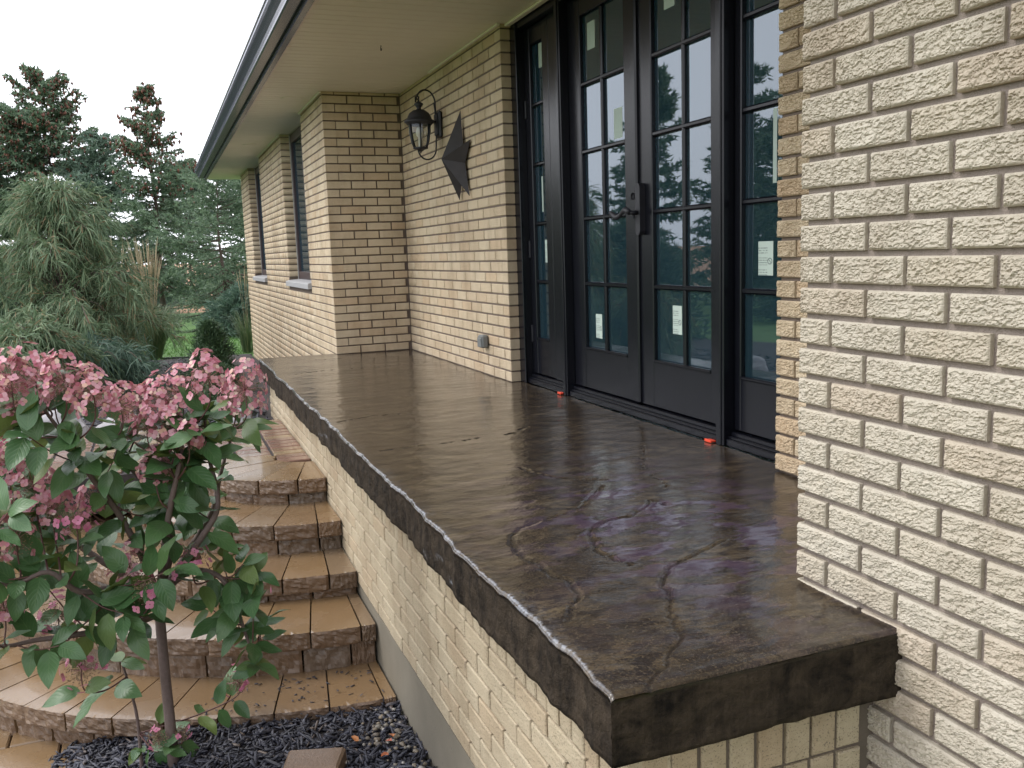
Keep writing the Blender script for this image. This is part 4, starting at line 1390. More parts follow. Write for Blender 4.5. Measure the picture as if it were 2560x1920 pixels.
q.lathe([(0.0, 0.168), (0.008, 0.166), (0.006, 0.158), (0.018, 0.150), (0.030, 0.142), (0.033, 0.136), (0.020, 0.120), (0.014, 0.110), (0.020, 0.100), (0.045, 0.094), (0.070, 0.075), (0.083, 0.050), (0.088, 0.032),
         (0.106, 0.024), (0.108, 0.016), (0.098, 0.010), (0.086, -0.004), (0.0, -0.006)], AX, 0, 0, 20)
lpart(q, 'cap', 'iron')
q = MB()
q.lathe([(0.078, 0.0), (0.074, -0.06), (0.062, -0.12), (0.046, -0.158)], AX, 0, 0, 12)
lpart(q, 'glass_shade', 'lamp_glass', False)
for i in range(6):
    a = 2 * math.pi * i / 6 + 0.3
    q = MB()
    q.tube([(AX + r_ * math.cos(a), r_ * math.sin(a), z) for r_, z in ((0.081, 0.0), (0.077, -0.06), (0.065, -0.12), (0.049, -0.16))], 0.0055, 6)
    lpart(q, 'rib', 'iron')
q = MB()
q.lathe([(0.0, -0.154), (0.052, -0.156), (0.054, -0.166), (0.03, -0.172), (0.012, -0.184), (0.0, -0.19)], AX, 0, 0, 16)
lpart(q, 'base', 'iron')
q = MB(); q.lathe([(0.014, -0.155), (0.014, -0.09), (0.026, -0.075), (0.030, -0.05), (0.02, -0.02), (0.0, -0.012)], AX, 0, 0, 12)
lpart(q, 'bulb', 'candle')

# ------------------------------------------------------------------ five pointed metal star
SY, SZ = -1.605, 1.405
star = thing('star_ornament', 'dark folded metal star hung on the brick wall beside the lantern', 'ornament', (0, SY, SZ))
for i in range(5):
    a = R(90 + 72 * i + 2)
    ro, ri, dep = 0.315, 0.112, 0.16
    tip = (-0.012, -0.58 * ro * math.cos(a), ro * math.sin(a))
    l_ = (-0.018, -0.58 * ri * math.cos(a + R(36)), ri * math.sin(a + R(36)))
    r__ = (-0.018, -0.58 * ri * math.cos(a - R(36)), ri * math.sin(a - R(36)))
    cen = (-dep, 0, 0)
    bk = (-0.006, 0, 0)
    me = mesh('point', [tip, l_, r__, cen, bk], [(0, 3, 1), (0, 2, 3), (0, 1, 4), (0, 4, 2)], 'star_metal')
    obj('point', me, star)

# outlet box
q = MB(); q.box(-0.048, -0.001, -0.042, 0.042, -0.040, 0.044, 0.010)
q.box(-0.054, -0.046, -0.036, 0.036, -0.036, 0.026, 0.004)
tag(q.make('outlet_box', 'outlet_grey', None, False, (0, -1.910, 0.220)), 'grey covered outdoor socket low on the brick wall', 'socket')
# hook and recessed light in the soffit
q = MB()
q.tube([(0, 0, 0.02), (0, 0, -0.008)] + [(0, 0.012 * math.sin(R(a)), -0.020 - 0.012 * -math.cos(R(a)) - 0.0) for a in range(0, 300, 30)], 0.0025, 6)
tag(q.make('ceiling_hook', 'iron', None, True, (-0.534, -1.645, Z_SOF)), 'small dark hook screwed into the cream soffit', 'hook')
for (x, y), lb in (((-0.811, 0.36), 'round recessed light in the soffit nearer the porch'), ((-0.84, 3.5), 'round recessed light in the soffit further along the wing')):
    q = MB()
    q.lathe([(0.045, 0.004), (0.060, -0.001), (0.085, -0.006), (0.090, -0.003), (0.091, 0.002)], 0, 0, 0, 28)
    t_ = thing('recessed_light', lb, 'light', (x, y, Z_SOF), 'recessed lights in the soffit')
    q.make('ring', 'soffit', t_, True)
    q = MB(); q.lathe([(0.0, 0.006), (0.03, 0.006), (0.046, 0.003)], 0, 0, 0, 24)
    q.make('lens', 'iron', t_, True)

# ------------------------------------------------------------------ conifers
def spruce(name, label, base, H, RAD, seed, mat='spruce', cones=0, bare=0.06, dens=1.0, tuft=0.10, group='spruce trees beyond the garden', lean=0.0, power=0.85, kn=8):
    g = np.random.default_rng(seed)
    t = thing(name, label, 'tree', base, group)
    q = MB()
    pts = [(lean * (i / 8) + 0.03 * math.sin(i * 1.3 + seed), 0.03 * math.cos(i + seed), H * i / 8 - (0.25 if i == 0 else 0)) for i in range(9)]
    def axis(z):
        f = np.clip(z / H, 0, 1) * 8
        i0 = np.minimum(f.astype(int), 7)
        A = np.array(pts)
        return A[i0] + (A[i0 + 1] - A[i0]) * (f - i0)[:, None]
    q.tube(pts, [max(0.012, 0.022 * H * (1 - i / 8.2)) * 0.62 for i in range(9)], 8)
    q.make('trunk', 'bark_spruce', t, True)
    nb = int(H * 24 * dens)
    zb = H * (bare + (1 - bare) * np.sort(g.random(nb)) ** 0.95)
    fr = zb / H
    ln = (RAD * (1 - fr) ** power + 0.10) * g.uniform(0.55, 1.15, nb)
    az = g.uniform(0, 2 * math.pi, nb)
    el = np.radians(-14 + 48 * fr ** 1.6 + g.normal(0, 6, nb))
    A = axis(zb); A[:, 2] = zb
    d0 = np.stack([np.cos(az) * np.cos(el), np.sin(az) * np.cos(el), np.sin(el)], 1)
    bm = MB()
    S, E = [], []
    for i in range(nb):
        L = ln[i]
        p = A[i]
        bend = np.array([0, 0, -0.22 * L * (1 - fr[i])])
        n = max(4, int(L / 0.105))
        prev = p
        line = [p]
        for s in range(1, n + 1):
            f = s / n
            cur = p + d0[i] * L * f + bend * (f * (1 - f) * 2.0) + np.array([0, 0, 0.10 * L * f ** 3])
            line.append(cur)
            if f > 0.12:
                side = np.array([-d0[i][1], d0[i][0], 0.0])
                for sg in (-1, 1):
                    tl = (0.16 + 0.34 * L * (1 - f) ** 0.7) * g.uniform(0.6, 1.2)
                    tdir = d0[i] * 0.75 + side * sg * g.uniform(0.5, 1.0) + np.array([0, 0, g.uniform(-0.5, 0.1)])
                    tdir /= np.linalg.norm(tdir)
                    S.append(cur); E.append(cur + tdir * tl)
                S.append(prev); E.append(cur)
            prev = cur
        if L > 0.3:
            st_ = max(1, len(line) // 4)
            bl = line[::st_]
            bm.tube(bl, [max(0.004, 0.013 * L * (1 - j / len(bl))) for j in range(len(bl))], 5, False)
    bm.make('branches', 'bark_spruce', t, True)
    S, E = np.array(S), np.array(E)
    K = kn
    n = len(S)
    f = g.random((n, K, 1)) ** 0.8
    base_p = S[:, None] + (E - S)[:, None] * f
    dd = (E - S); dd /= np.linalg.norm(dd, axis=1)[:, None] + 1e-9
    nd = dd[:, None] * 0.8 + g.normal(0, 0.55, (n, K, 3)) + np.array([0, 0, 0.05])
    nd /= np.linalg.norm(nd, axis=2)[..., None]
    ll = tuft * g.uniform(0.6, 1.25, (n, K, 1))
    sv = np.cross(nd, g.normal(0, 1, (n, K, 3))); sv /= np.linalg.norm(sv, axis=2)[..., None] + 1e-9
    w = tuft * g.uniform(0.13, 0.24, (n, K, 1))
    V = np.stack([base_p - sv * w, base_p + sv * w, base_p + nd * ll], 2).reshape(-1, 3)
    cr = obj('crown', tri_mesh('crown', V, mat), t)
    if cones:
        top = np.where(S[:, 2] > H * 0.50)[0]
        pr_ = (S[top, 2] / H - 0.42) ** 2.2
        sel = g.choice(top, min(cones, len(top)), replace=False, p=pr_ / pr_.sum())
        V, Fc = [], []
        for ci, i in enumerate(sel):
            p = E[i] + g.normal(0, 0.03, 3)
            l = g.uniform(0.09, 0.15); w_ = l * 0.27
            vs = np.array([(0, 0, 0), (w_, 0, -l * .4), (0, w_, -l * .4), (-w_, 0, -l * .4), (0, -w_, -l * .4), (0, 0, -l)]) + p
            V.append(vs)
            Fc.append(np.array([(0, 1, 2), (0, 2, 3), (0, 3, 4), (0, 4, 1), (5, 2, 1), (5, 3, 2), (5, 4, 3), (5, 1, 4)]) + 6 * ci)
        co = obj('cones', arr_mesh('cones', np.vstack(V), np.vstack(Fc), 'cone', True), t)
        co['kind'] = 'stuff'
    return t
def at_dist(dirx, dist):
    return CAM_POS.x + dirx * dist, CAM_POS.y + dist
def plant_spruce(label, dx, dist, top_slope, rad, seed, **kw):
    x, y = at_dist(dx, dist)
    zg = gz(x, y)
    top = CAM_POS.z + top_slope * dist
    return spruce('spruce_tree', label, (x, y, zg), top - zg, rad, seed, **kw)
plant_spruce('tall spruce at the left edge with a crown full of reddish cones', -0.088, 30.0, 0.182, 2.9, 21, cones=1700, tuft=0.16, dens=0.95, power=0.6)
plant_spruce('broad spruce cut by the left edge of the view, behind the weeping cypress', -0.150, 31.0, 0.170, 2.6, 25, cones=700, tuft=0.17, dens=1.1, power=0.55)
plant_spruce('slender open spruce with a bare lower trunk in the middle of the row', 0.004, 27.0, 0.172, 2.3, 22, cones=800, tuft=0.12, dens=0.85, mat='spruce', power=0.85, bare=0.13)
plant_spruce('short spruce between the coned spruce and the slender one', -0.044, 29.0, 0.124, 2.2, 23, cones=90, tuft=0.14, dens=0.95, mat='spruce_blue', power=0.62)
plant_spruce('dense dark spruce close to the far corner of the house', 0.064, 21.5, 0.106, 1.8, 24, tuft=0.085, dens=1.2, power=0.6, bare=0.01, kn=9)
plant_spruce('dark spruce showing behind the far end of the eave', 0.100, 25.0, 0.100, 1.7, 27, tuft=0.14, dens=1.3, power=0.6)
plant_spruce('hazy spruce standing furthest back in the gap of the row', 0.033, 36.0, 0.098, 2.4, 28, tuft=0.18, dens=0.8, power=0.7, mat='spruce_blue')
# the row goes on to the left, outside the frame; the door glass mirrors it
for (x, y, H, rad, sd2, lb) in ((-5.9, 12.0, 4.0, 1.2, 31, 'spruce left of the frame nearest the weeping cypress'), (-8.4, 11.0, 5.3, 1.6, 32, 'tall spruce left of the frame mirrored in the right door'),
                                (-10.6, 9.0, 4.6, 1.5, 33, 'spruce left of the frame mirrored in the right sidelight'), (-7.0, 17.0, 5.0, 1.6, 34, 'spruce standing back left of the frame'), (-12.5, 13.0, 6.0, 1.8, 35, 'furthest spruce left of the frame')):
    spruce('spruce_tree', lb, (x, y, gz(x, y)), H, rad, sd2, tuft=0.14, dens=0.9, power=0.65)

def weeping(name, label, base, H, RAD, seed, n_br, mat, group=None, hang=0.3, cat='shrub', width=0.004, per=11):
    """thread-leaf conifer: arching limbs, side sprays, each a tuft of drooping cords"""
    g = np.random.default_rng(seed)
    t = thing(name, label, cat, base, group)
    q = MB()
    q.tube([(0, 0, -0.15), (0.03, 0.02, H * 0.4), (-0.02, 0.0, H * 0.7), (0.0, 0.0, H * 0.86)], [0.05, 0.04, 0.022, 0.008], 7)
    q.make('trunk', 'bark_spruce', t, True)
    bm = MB()
    quads = []
    for i in range(n_br):
        f = g.random() ** 0.85
        z = H * (0.04 + 0.80 * f)
        az = g.uniform(0, 6.283)
        env = 1 + 0.20 * math.sin(2 * az + seed) + 0.16 * math.sin(5 * az + z * 4.1)
        L = (RAD * (1 - f) ** 0.95 + 0.16) * env * g.uniform(0.55, 1.18)
        up = g.uniform(0.35, 1.0) * L + 0.20 * f * H * g.uniform(0.1, 1.0)
        ca, sa = math.cos(az), math.sin(az)
        pts = [np.array([ca * L * u, sa * L * u, z + up * (1.7 * u - 1.15 * u * u) - 0.30 * L * u ** 3]) for u in (0, .14, .28, .43, .57, .71, .86, 1.0)]
        bm.tube(pts[:7], [0.008 * (1 - j / 8) + 0.0018 for j in range(7)], 4, False)
        for sgm in range(int(7 + 12 * L)):
            u = 0.15 + 0.85 * g.random() ** 0.75
            j = min(6, int(u * 7)); w = u * 7 - j
            p0 = pts[j] * (1 - w) + pts[j + 1] * w
            tan = pts[j + 1] - pts[j]; tan = tan / (np.linalg.norm(tan) + 1e-9)
            bd = tan * g.uniform(0.3, 1.0) + g.normal(0, 0.55, 3); bd[2] += 0.12
            bd /= np.linalg.norm(bd)
            bl = g.uniform(0.06, 0.20)
            for k_ in range(per):
                v_ = g.random()
                a_ = p0 + bd * bl * v_
                d_ = bd + g.normal(0, 0.38, 3); d_ /= np.linalg.norm(d_)
                hl = hang * g.uniform(0.45, 1.1)
                b_ = a_ + d_ * hl * 0.42 + np.array([0, 0, -0.10 * hl])
                c_ = b_ + d_ * hl * 0.34 + np.array([0, 0, -0.34 * hl])
                sv = np.cross(d_, g.normal(0, 1, 3)); sv /= np.linalg.norm(sv) + 1e-9
                wd = width * g.uniform(0.6, 1.3)
                quads.append([a_ - sv * wd, a_ + sv * wd, b_ + sv * wd, b_ - sv * wd])
                quads.append([b_ - sv * wd, b_ + sv * wd, c_ + sv * wd * 0.3, c_ - sv * wd * 0.3])
    bm.make('branches', 'bark_spruce', t, True)
    obj('crown', tri_mesh('crown', np.array(quads).reshape(-1, 3), mat, 4), t)
    return t
x, y = at_dist(-0.088, 11.4)
weeping('weeping_cypress', 'large weeping thread leaf cypress behind the pink flowers', (x, y, -0.62), 2.45, 1.30, 41, 150, 'thread', hang=0.28)
x, y = at_dist(-0.070, 9.8)
weeping('weeping_juniper', 'low spreading weeping juniper in front of the cypress', (x, y, -0.55), 0.55, 0.62, 42, 75, 'juniper', hang=0.24)
x, y = at_dist(-0.12, 9.4)
weeping('weeping_juniper', 'low thread leaf bush at the left edge below the cypress', (x, y, -0.55), 0.85, 0.6, 43, 60, 'thread', hang=0.28)

def dense_shrub(name, label, base, H, RAD, seed, mat, n, tuft, cat='shrub', group=None, cone=0.5):
    g = np.random.default_rng(seed)
    t = thing(name, label, cat, base, group)
    q = MB(); q.tube([(0, 0, -0.1), (0.01, 0, H * 0.5), (0, 0.01, H * 0.85)], [0.03, 0.02, 0.008], 6); q.make('trunk', 'bark_spruce', t, True)
    z = g.random(n)
    rr = RAD * ((1 - z) ** cone) * (0.35 + 0.65 * np.sqrt(g.random(n)))
    az = g.uniform(0, 6.283, n)
    lump = 1 + 0.22 * np.sin(az * 3 + z * 9 + seed) + 0.14 * np.sin(az * 7 - z * 17)
    c0 = np.stack([np.cos(az) * rr * lump, np.sin(az) * rr * lump, z * H], 1)
    K = 8
    nd = np.stack([np.cos(az), np.sin(az), np.full(n, 0.6)], 1)[:, None] * 0.8 + g.normal(0, 0.6, (n, K, 3))
    nd /= np.linalg.norm(nd, axis=2)[..., None]
    bp_ = c0[:, None] + g.normal(0, tuft * 0.5, (n, K, 3))
    sv = np.cross(nd, g.normal(0, 1, (n, K, 3))); sv /= np.linalg.norm(sv, axis=2)[..., None]
    w = tuft * g.uniform(0.08, 0.15, (n, K, 1))
    V = np.stack([bp_ - sv * w, bp_ + sv * w, bp_ + nd * tuft * g.uniform(0.6, 1.2, (n, K, 1))], 2).reshape(-1, 3)
    obj('crown', tri_mesh('crown', V, mat), t)
    return t
x, y = at_dist(0.046, 9.3)
dense_shrub('dwarf_spruce', 'small dark dwarf spruce beside the far end of the porch slab', (x, y, -0.60), 0.80, 0.33, 51, 'yew', 1500, 0.045, cone=0.6)
x, y = at_dist(0.062, 7.6)
dense_shrub('yew_bush', 'low dark bush between the landing and the porch skirt', (x - 0.05, y, -0.50), 0.44, 0.20, 52, 'yew', 800, 0.04, cone=0.5)
x, y = at_dist(-0.062, 13.4)
dense_shrub('juniper_bush', 'rounded green bush at the foot of the cypress by the plumed grass', (x, y, -0.66), 0.80, 0.62, 53, 'juniper', 1800, 0.10, cone=0.45)
for (dx, dist, H, rad, sd2, lb) in ((-0.20, 12, 1.7, 1.1, 54, 'green bush outside the left edge of the view'), (-0.55, 14, 1.5, 1.3, 55, 'broad bush left of the frame mirrored in the doors'), (-0.75, 15, 1.2, 1.4, 56, 'second broad bush left of the frame'), (0.085, 19.5, 0.9, 0.9, 57, 'low dark bush under the spruce by the house corner')):
    x, y = at_dist(dx, dist)
    dense_shrub('garden_bush', lb, (x, y, gz(x, y)), H, rad, sd2, 'juniper', 1500, 0.13, cone=0.45)

def plume_grass(name, label, base, H, spread, seed, n_bl, n_pl, dry=False):
    g = np.random.default_rng(seed)
    t = thing(name, label, 'grass', base, 'clumps of plumed ornamental grass')
    quads = []
    for i in range(n_bl):
        az = g.uniform(0, 6.283); L = H * g.uniform(0.4, 0.72); o = spread * g.uniform(0.5, 1.25)
        r0 = g.uniform(0, 0.09)
        pts = []
        for s in range(5):
            u = s / 4
            pts.append(np.array([math.cos(az) * (r0 + o * u ** 1.25), math.sin(az) * (r0 + o * u ** 1.25), L * (u * 1.25 - 0.55 * u ** 2.4)]))
        sv = np.array([-math.sin(az), math.cos(az), 0])
        for s in range(4):
            w0, w1 = 0.006 * (1 - s / 4.2), 0.006 * (1 - (s + 1) / 4.2)
            quads.append([pts[s] - sv * w0, pts[s] + sv * w0, pts[s + 1] + sv * w1, pts[s + 1] - sv * w1])
    obj('blades', tri_mesh('blades', np.array(quads).reshape(-1, 3), 'plume' if dry else 'grass_blade', 4), t)
    for i in range(n_pl):
        az = g.uniform(0, 6.283); o = spread * g.uniform(0.1, 0.55); L = H * g.uniform(0.78, 1.05)
        q = MB()
        p = [Vector((math.cos(az) * o * u ** 1.4, math.sin(az) * o * u ** 1.4, L * u)) for u in (0, 0.3, 0.6, 0.75)]
        q.tube(p, [0.0026, 0.0022, 0.002, 0.002], 4)
        tip = Vector((math.cos(az) * o * 1.1, math.sin(az) * o * 1.1, L))
        if dry:
            tip += Vector((math.cos(az) * 0.05, math.sin(az) * 0.05, -0.04))
        q.tube([p[3], p[3].lerp(tip, 0.3), p[3].lerp(tip, 0.7), tip], [0.0025, 0.0055, 0.0045, 0.0012], 5)
        q.make('plume', 'plume', t, True)
for dx, dist, H, sp_, sd2, nb_, npl, lb, dry in ((-0.009, 15.4, 1.85, 0.62, 61, 700, 60, 'plumed ornamental grass in front of the slender spruce', False),
                                                 (-0.040, 17.0, 1.95, 0.50, 62, 200, 20, 'plumed ornamental grass half hidden by the cypress', False),
                                                 (0.0835, 15.6, 1.45, 0.30, 63, 170, 7, 'thin dry plumed grass at the far corner of the house', False)):
    x, y = at_dist(dx, dist)
    plume_grass('plume_grass', lb, (x, y, gz(x, y)), H, sp_, sd2, nb_, npl, dry)

# ------------------------------------------------------------------ hydrangea standard in the foreground
TRUNK = [(-2.051, -4.11, -1.12), (-2.05, -4.11, -0.849), (-2.052, -4.1, -0.668), (-2.052, -4.08, -0.509), (-2.051, -4.06, -0.36)]
BRANCH = [
    [(-2.051, -4.06, -0.40), (-2.096, -4.1, -0.211), (-2.155, -4.14, -0.043), (-2.214, -4.2, 0.089), (-2.269, -4.25, 0.23), (-2.312, -4.27, 0.316), (-2.352, -4.28, 0.402)],
    [(-2.051, -4.06, -0.40), (-1.989, -4.05, -0.213), (-2.013, -4.08, -0.07), (-2.064, -4.1, 0.039), (-2.108, -4.12, 0.114), (-2.124, -4.12, 0.197), (-2.1, -4.1, 0.303)],
    [(-2.051, -4.06, -0.40), (-1.938, -4.0, -0.266), (-1.841, -3.98, -0.128), (-1.803, -3.97, -0.003), (-1.766, -3.96, 0.099), (-1.73, -3.95, 0.185)],
    [(-2.051, -4.06, -0.42), (-2.165, -4.2, -0.298), (-2.278, -4.3, -0.257), (-2.358, -4.34, -0.164), (-2.466, -4.38, -0.175), (-2.604, -4.4, -0.091)],
    [(-2.051, -4.06, -0.46), (-2.139, -4.2, -0.431), (-2.295, -4.26, -0.414), (-2.419, -4.3, -0.395), (-2.518, -4.32, -0.387), (-2.64, -4.33, -0.314)],
    [(-2.051, -4.06, -0.40), (-1.944, -4.1, -0.31), (-1.845, -4.15, -0.324), (-1.799, -4.18, -0.412), (-1.772, -4.2, -0.53), (-1.742, -4.2, -0.65)],
    [(-2.051, -4.06, -0.40), (-1.994, -4.2, -0.083), (-1.957, -4.25, 0.065), (-1.929, -4.25, 0.172), (-1.939, -4.24, 0.281)],
    [(-2.051, -4.06, -0.40), (-2.233, -4.0, -0.25), (-2.357, -3.95, -0.143), (-2.464, -3.92, -0.033), (-2.598, -3.92, 0.099)],
    [(-2.051, -4.06, -0.40), (-1.897, -4.22, -0.162), (-1.829, -4.25, -0.035), (-1.846, -4.2, 0.14), (-1.844, -4.15, 0.301)]]
HEADS = [(-2.477, -4.313, 0.457, 0.083, 0), (-2.398, -4.345, 0.442, 0.082, 0), (-2.339, -4.275, 0.46, 0.077, 0), (-2.257, -4.333, 0.435, 0.082, 0), (-2.177, -4.354, 0.393, 0.075, 0),
         (-2.107, -4.274, 0.33, 0.07, 0), (-2.056, -4.15, 0.313, 0.061, 0), (-1.985, -4.178, 0.331, 0.079, 0), (-1.913, -4.186, 0.347, 0.079, 0), (-1.83, -4.317, 0.41, 0.076, 0),
         (-1.953, -4.241, 0.235, 0.068, 0), (-1.909, -4.304, 0.208, 0.056, 0), (-1.699, -4.084, 0.329, 0.092, 0), (-1.732, -3.961, 0.263, 0.062, 0), (-2.459, -4.171, 0.176, 0.065, 0),
         (-2.392, -4.176, 0.082, 0.087, 0), (-2.347, -4.178, -0.005, 0.087, 0), (-2.439, -4.324, -0.051, 0.066, 0), (-2.268, -4.296, -0.018, 0.058, 1), (-2.022, -4.22, 0.115, 0.057, 0),
         (-2.541, -4.194, 0.229, 0.079, 0), (-2.582, -4.165, -0.009, 0.072, 0), (-2.13, -4.159, -0.246, 0.075, 0), (-2.079, -4.349, -0.268, 0.062, 1), (-1.93, -4.225, -0.221, 0.068, 1),
         (-2.359, -4.209, -0.359, 0.071, 1), (-2.302, -4.249, -0.544, 0.068, 1), (-1.717, -4.029, -0.453, 0.054, 1), (-1.803, -3.96, -0.822, 0.055, 1), (-2.095, -4.12, -0.903, 0.047, 1),
         (-2.017, -4.12, -0.905, 0.037, 1), (-2.499, -4.298, -0.273, 0.056, 0), (-2.227, -4.152, 0.007, 0.051, 0), (-2.42, -4.22, 0.36, 0.07, 0), (-2.30, -4.22, 0.38, 0.07, 0), (-2.03, -4.25, 0.25, 0.06, 0)]
hyd = thing('hydrangea_tree', 'standard hydrangea in the mulch with dusky pink flower heads and green leaves', 'shrub', (0, 0, 0))
q = MB()
q.tube(TRUNK, [0.022, 0.019, 0.018, 0.018, 0.016], 10)
q.make('trunk', 'bark_grey', hyd, True)
def catmull(pts, k=5):
    P = [Vector(p) for p in pts]
    P = [P[0]] + P + [P[-1]]
    out = []
    for i in range(1, len(P) - 2):
        for s in range(k):
            t = s / k
            a, b_, c_, d = P[i - 1], P[i], P[i + 1], P[i + 2]
            out.append(0.5 * ((2 * b_) + (c_ - a) * t + (2 * a - 5 * b_ + 4 * c_ - d) * t * t + (3 * b_ - a - 3 * c_ + d) * t ** 3))
    out.append(P[-2])
    return out
BP = []
for br in BRANCH:
    c_ = catmull(br)
    q = MB()
    n = len(c_)
    q.tube(c_, [0.0105 * (1 - i / n) + 0.0035 for i in range(n)], 7)
    q.make('branch', 'bark_grey', hyd, True)
    BP.append(c_)
# a thin second stem beside the trunk
c_ = catmull([(-2.165, -4.03, -1.12), (-2.160, -4.05, -0.86), (-2.172, -4.08, -0.72), (-2.19, -4.10, -0.60)])
q = MB(); q.tube(c_, [0.007 - 0.003 * i / len(c_) for i in range(len(c_))], 6); q.make('branch', 'bark_grey', hyd, True); BP.append(c_)
LEAFM = []
for vv in range(6):
    n = 9
    fold = random.uniform(0.10, 0.30); curl = random.uniform(0.05, 0.34); wv = random.uniform(0.50, 0.62)
    vs, fs, uvs = [], [], []
    for i in range(n + 1):
        t = i / n
        w = wv * 0.5 * (math.sin(math.pi * min(1, t ** 0.80)) ** 0.80) * (1 - 0.10 * t)
        if i == n:
            w = 0.0
        x = t
        zc = -curl * t * t + 0.03 * math.sin(t * 6 + vv)
        for s in (-1, -0.5, 0, 0.5, 1):
            vs.append((x, s * w, zc + fold * abs(s) * w + 0.012 * math.sin(t * 13 + s * 3 + vv) * abs(s)))
            uvs.append((t, 0.5 + 0.5 * s))
    for i in range(n):
        for s in range(4):
            p = i * 5 + s
            fs.append((p, p + 5, p + 6, p + 1))
    me = mesh('leaf', vs, fs, 'hydrangea_leaf', True)
    uvl = me.uv_layers.new(name='UVMap')
    for lp in me.loops:
        uvl.data[lp.index].uv = uvs[lp.vertex_index]
    LEAFM.append(me)
NLEAF = [0]
LRND = random.Random(99)
def put_leaf(p, direction, size, up=None):
    d = Vector(direction).normalized()
    n_ = Vector((LRND.gauss(0.0, 0.30), LRND.gauss(-0.35, 0.30), LRND.gauss(0.9, 0.25))) if up is None else Vector(up)
    n_ = (n_ - d * n_.dot(d))
    if n_.length < 1e-3:
        n_ = d.orthogonal()
    n_.normalize()
    yv_ = n_.cross(d)
    mt = Matrix((d, yv_, n_)).transposed().to_4x4()
    mt.translation = p
    o = bpy.data.objects.new('leaf', LRND.choice(LEAFM))
    COL.objects.link(o)
    o.parent = hyd
    o.matrix_world = mt @ Matrix.Scale(size, 4)
    NLEAF[0] += 1
def leafy(line, s0, step, size, both=True, rnd_=LRND):
    """opposite leaves along a stem"""
    acc = 0.0
    k_ = 0
    for a, b_ in zip(line[:-1], line[1:]):
        acc += (b_ - a).length
        if acc > step and rnd_.random() < 0.96:
            acc = 0
            ax = (b_ - a).normalized()
            base_az = rnd_.uniform(0, 6.28)
            for sgn in ((0, math.pi) if both else (0,)):
                h = ax.orthogonal().normalized()
                h.rotate(Matrix.Rotation(base_az + sgn, 3, ax))
                dd = h * 0.9 + ax * 0.35 + Vector((0, -0.12, -0.14))
                put_leaf(b_ + dd.normalized() * 0.012, dd, size * rnd_.uniform(0.75, 1.15))
            k_ += 1
# flower heads on their stalks
def floret_geo(V, F_, p, nrm, s, g):
    nrm = nrm.normalized()
    a = nrm.orthogonal().normalized()
    a.rotate(Matrix.Rotation(g.uniform(0, 6.28), 3, nrm))
    cup = g.uniform(-0.15, 0.35)
    for k_ in range(4):
        d = a.copy(); d.rotate(Matrix.Rotation(math.pi / 2 * k_ + g.uniform(-.15, .15), 3, nrm))
        e = nrm.cross(d)
        o = len(V)
        L, W = s * g.uniform(0.85, 1.1), s * g.uniform(0.42, 0.55)
        sh = [(0.06, 0.0, 0.0), (0.38, -W / s, 0.10), (0.80, -0.75 * W / s, 0.22), (1.0, 0.0, 0.20), (0.80, 0.75 * W / s, 0.22), (0.38, W / s, 0.10)]
        for (u, v_, h) in sh:
            V.append(p + d * (u * L) + e * (v_ * s) + nrm * (h * cup * s * 2.4))
        F_ += [(o, o + 1, o + 2, o + 3), (o, o + 3, o + 4, o + 5)]
FR = random.Random(5)
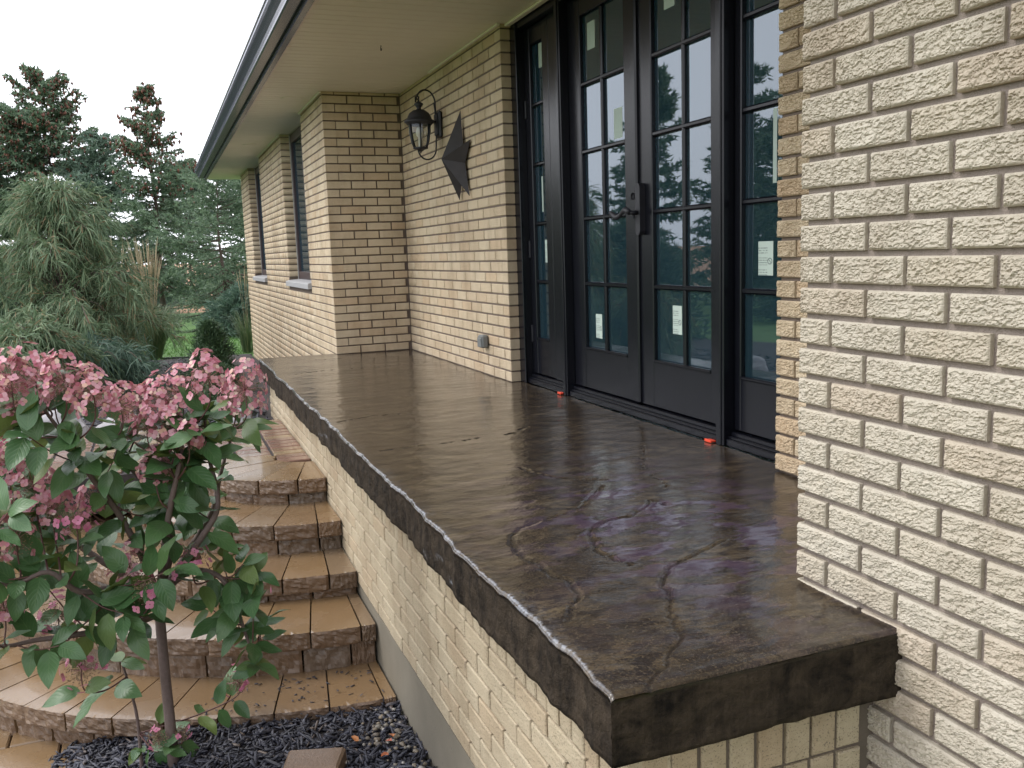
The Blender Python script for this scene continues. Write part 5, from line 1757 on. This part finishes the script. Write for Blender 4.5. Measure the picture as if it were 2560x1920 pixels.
for hi, (x, y, z, rad, dusty) in enumerate(HEADS):
    c0 = Vector((x, y, z))
    # stalk from the nearest point on a branch, below the head
    best = min((p for l_ in BP for p in l_[4:]), key=lambda p: (p - (c0 - Vector((0, 0, 0.16)))).length)
    base = c0 - Vector((0, 0, rad * 1.0))
    mid = best.lerp(base, 0.55) + Vector((FR.uniform(-.02, .02), FR.uniform(-.02, .02), -0.02))
    line = catmull([best, mid, base, c0 + Vector((0, 0, rad * 0.35))], 5)
    q = MB(); q.tube(line, [0.0035 - 0.0016 * i / len(line) for i in range(len(line))], 6)
    q.make('stalk', 'stem_red', hyd, True)
    if (best - base).length > 0.05:
        leafy(line[:-5], 0, 0.062, 0.115)
    axis_ = (Vector((FR.uniform(-.25, .25), FR.uniform(-.35, .1), 1.0))).normalized()
    if dusty and z < -0.3:
        axis_ = Vector((FR.uniform(-.3, .3), -0.5, FR.uniform(-0.6, 0.3))).normalized()
    V, F_ = [], []
    nf = int((20 if dusty else 50) * (rad / 0.075) ** 1.5)
    for k_ in range(nf):
        u = FR.random()
        zz = -0.8 + 2.1 * u                       # cone-shaped panicle
        rr = rad * (1.0 - 0.30 * max(0, zz)) * math.sqrt(max(0.05, 1 - (zz / 1.5) ** 2)) * FR.uniform(0.72, 1.06)
        if dusty:
            rr *= 1.15; zz = FR.uniform(-0.7, 0.5)
        az = FR.uniform(0, 6.283)
        loc_ = Vector((rr * math.cos(az), rr * math.sin(az), rad * zz))
        nrm = Vector((math.cos(az), math.sin(az), 0.45 + 0.5 * zz + FR.gauss(0, .35)))
        rot = Vector((0, 0, 1)).rotation_difference(axis_)
        loc_.rotate(rot); nrm.rotate(rot)
        o_ = len(V)
        sd3 = Vector((FR.gauss(0, 1), FR.gauss(0, 1), FR.gauss(0, 1))) * 0.0005
        V += [c0 - sd3, c0 + sd3, c0 + loc_]
        F_.append((o_, o_ + 1, o_ + 2))
        floret_geo(V, F_, c0 + loc_, nrm, FR.uniform(0.012, 0.019), FR)
    fh = obj('flower_head', mesh('flower_head', V, F_, 'petal_dusty' if dusty else 'petal', True), hyd)
    # the small fertile buds and their threads
    V2, F2 = [], []
    for k_ in range(190 if dusty else 150):
        d = Vector((FR.gauss(0, 1), FR.gauss(0, 1), FR.gauss(0.1, 1))).normalized()
        r1 = rad * FR.uniform(0.45, 0.85)
        p1 = c0 + d * r1 * 0.25
        p2 = c0 + d * r1
        sv = d.cross(Vector((FR.gauss(0, 1), FR.gauss(0, 1), FR.gauss(0, 1)))).normalized()
        tv = d.cross(sv)
        o = len(V2)
        V2 += [p1 - sv * 0.0006, p1 + sv * 0.0006, p2]
        F2.append((o, o + 1, o + 2))
        bs = 0.0026
        o = len(V2)
        V2 += [p2 + d * bs, p2 + sv * bs, p2 + tv * bs, p2 - sv * bs, p2 - tv * bs, p2 - d * bs]
        F2 += [(o, o + 1, o + 2), (o, o + 2, o + 3), (o, o + 3, o + 4), (o, o + 4, o + 1), (o + 5, o + 2, o + 1), (o + 5, o + 3, o + 2), (o + 5, o + 4, o + 3), (o + 5, o + 1, o + 4)]
    bu = obj('buds', mesh('buds', V2, F2, 'bud'), fh)
    bu['kind'] = 'stuff'
for bi, c_ in enumerate(BP[:9]):
    leafy(c_[3:], 0, 0.062, 0.125)
# leafy side shoots fill the crown
SH = random.Random(12)
for k_ in range(48):
    l_ = SH.choice(BP[:9])
    p = l_[SH.randrange(len(l_) // 3, len(l_))]
    e = p + Vector((SH.gauss(0, 0.12), SH.gauss(-0.04, 0.12), SH.gauss(0.06, 0.10)))
    if e.z > 0.30 or e.z < -0.58 or e.x > -1.70:
        continue
    line = catmull([p, p.lerp(e, 0.5) + Vector((0, 0, -0.015)), e], 4)
    q = MB(); q.tube(line, [0.003 - 0.0014 * i / len(line) for i in range(len(line))], 5)
    q.make('twig', 'stem_red', hyd, True)
    leafy(line, 0, 0.040, 0.118)
    put_leaf(e, (e - p).normalized() + Vector((0, -0.3, -0.2)), 0.10)
for (x, y, z), n_, s in (((-1.742, -4.2, -0.66), 5, 0.09), ((-2.06, -4.14, -0.95), 3, 0.06), ((-2.165, -4.03, -0.97), 3, 0.07), ((-2.19, -4.10, -0.60), 4, 0.085), ((-1.80, -4.18, -0.44), 3, 0.09), ((-1.72, -4.0, -0.36), 3, 0.085)):
    for i in range(n_):
        a = LRND.uniform(0, 6.28)
        put_leaf(Vector((x, y, z)), (math.cos(a), math.sin(a) - 0.3, LRND.uniform(-0.5, 0.35)), s * LRND.uniform(0.8, 1.15))
print('hydrangea leaves', NLEAF[0])
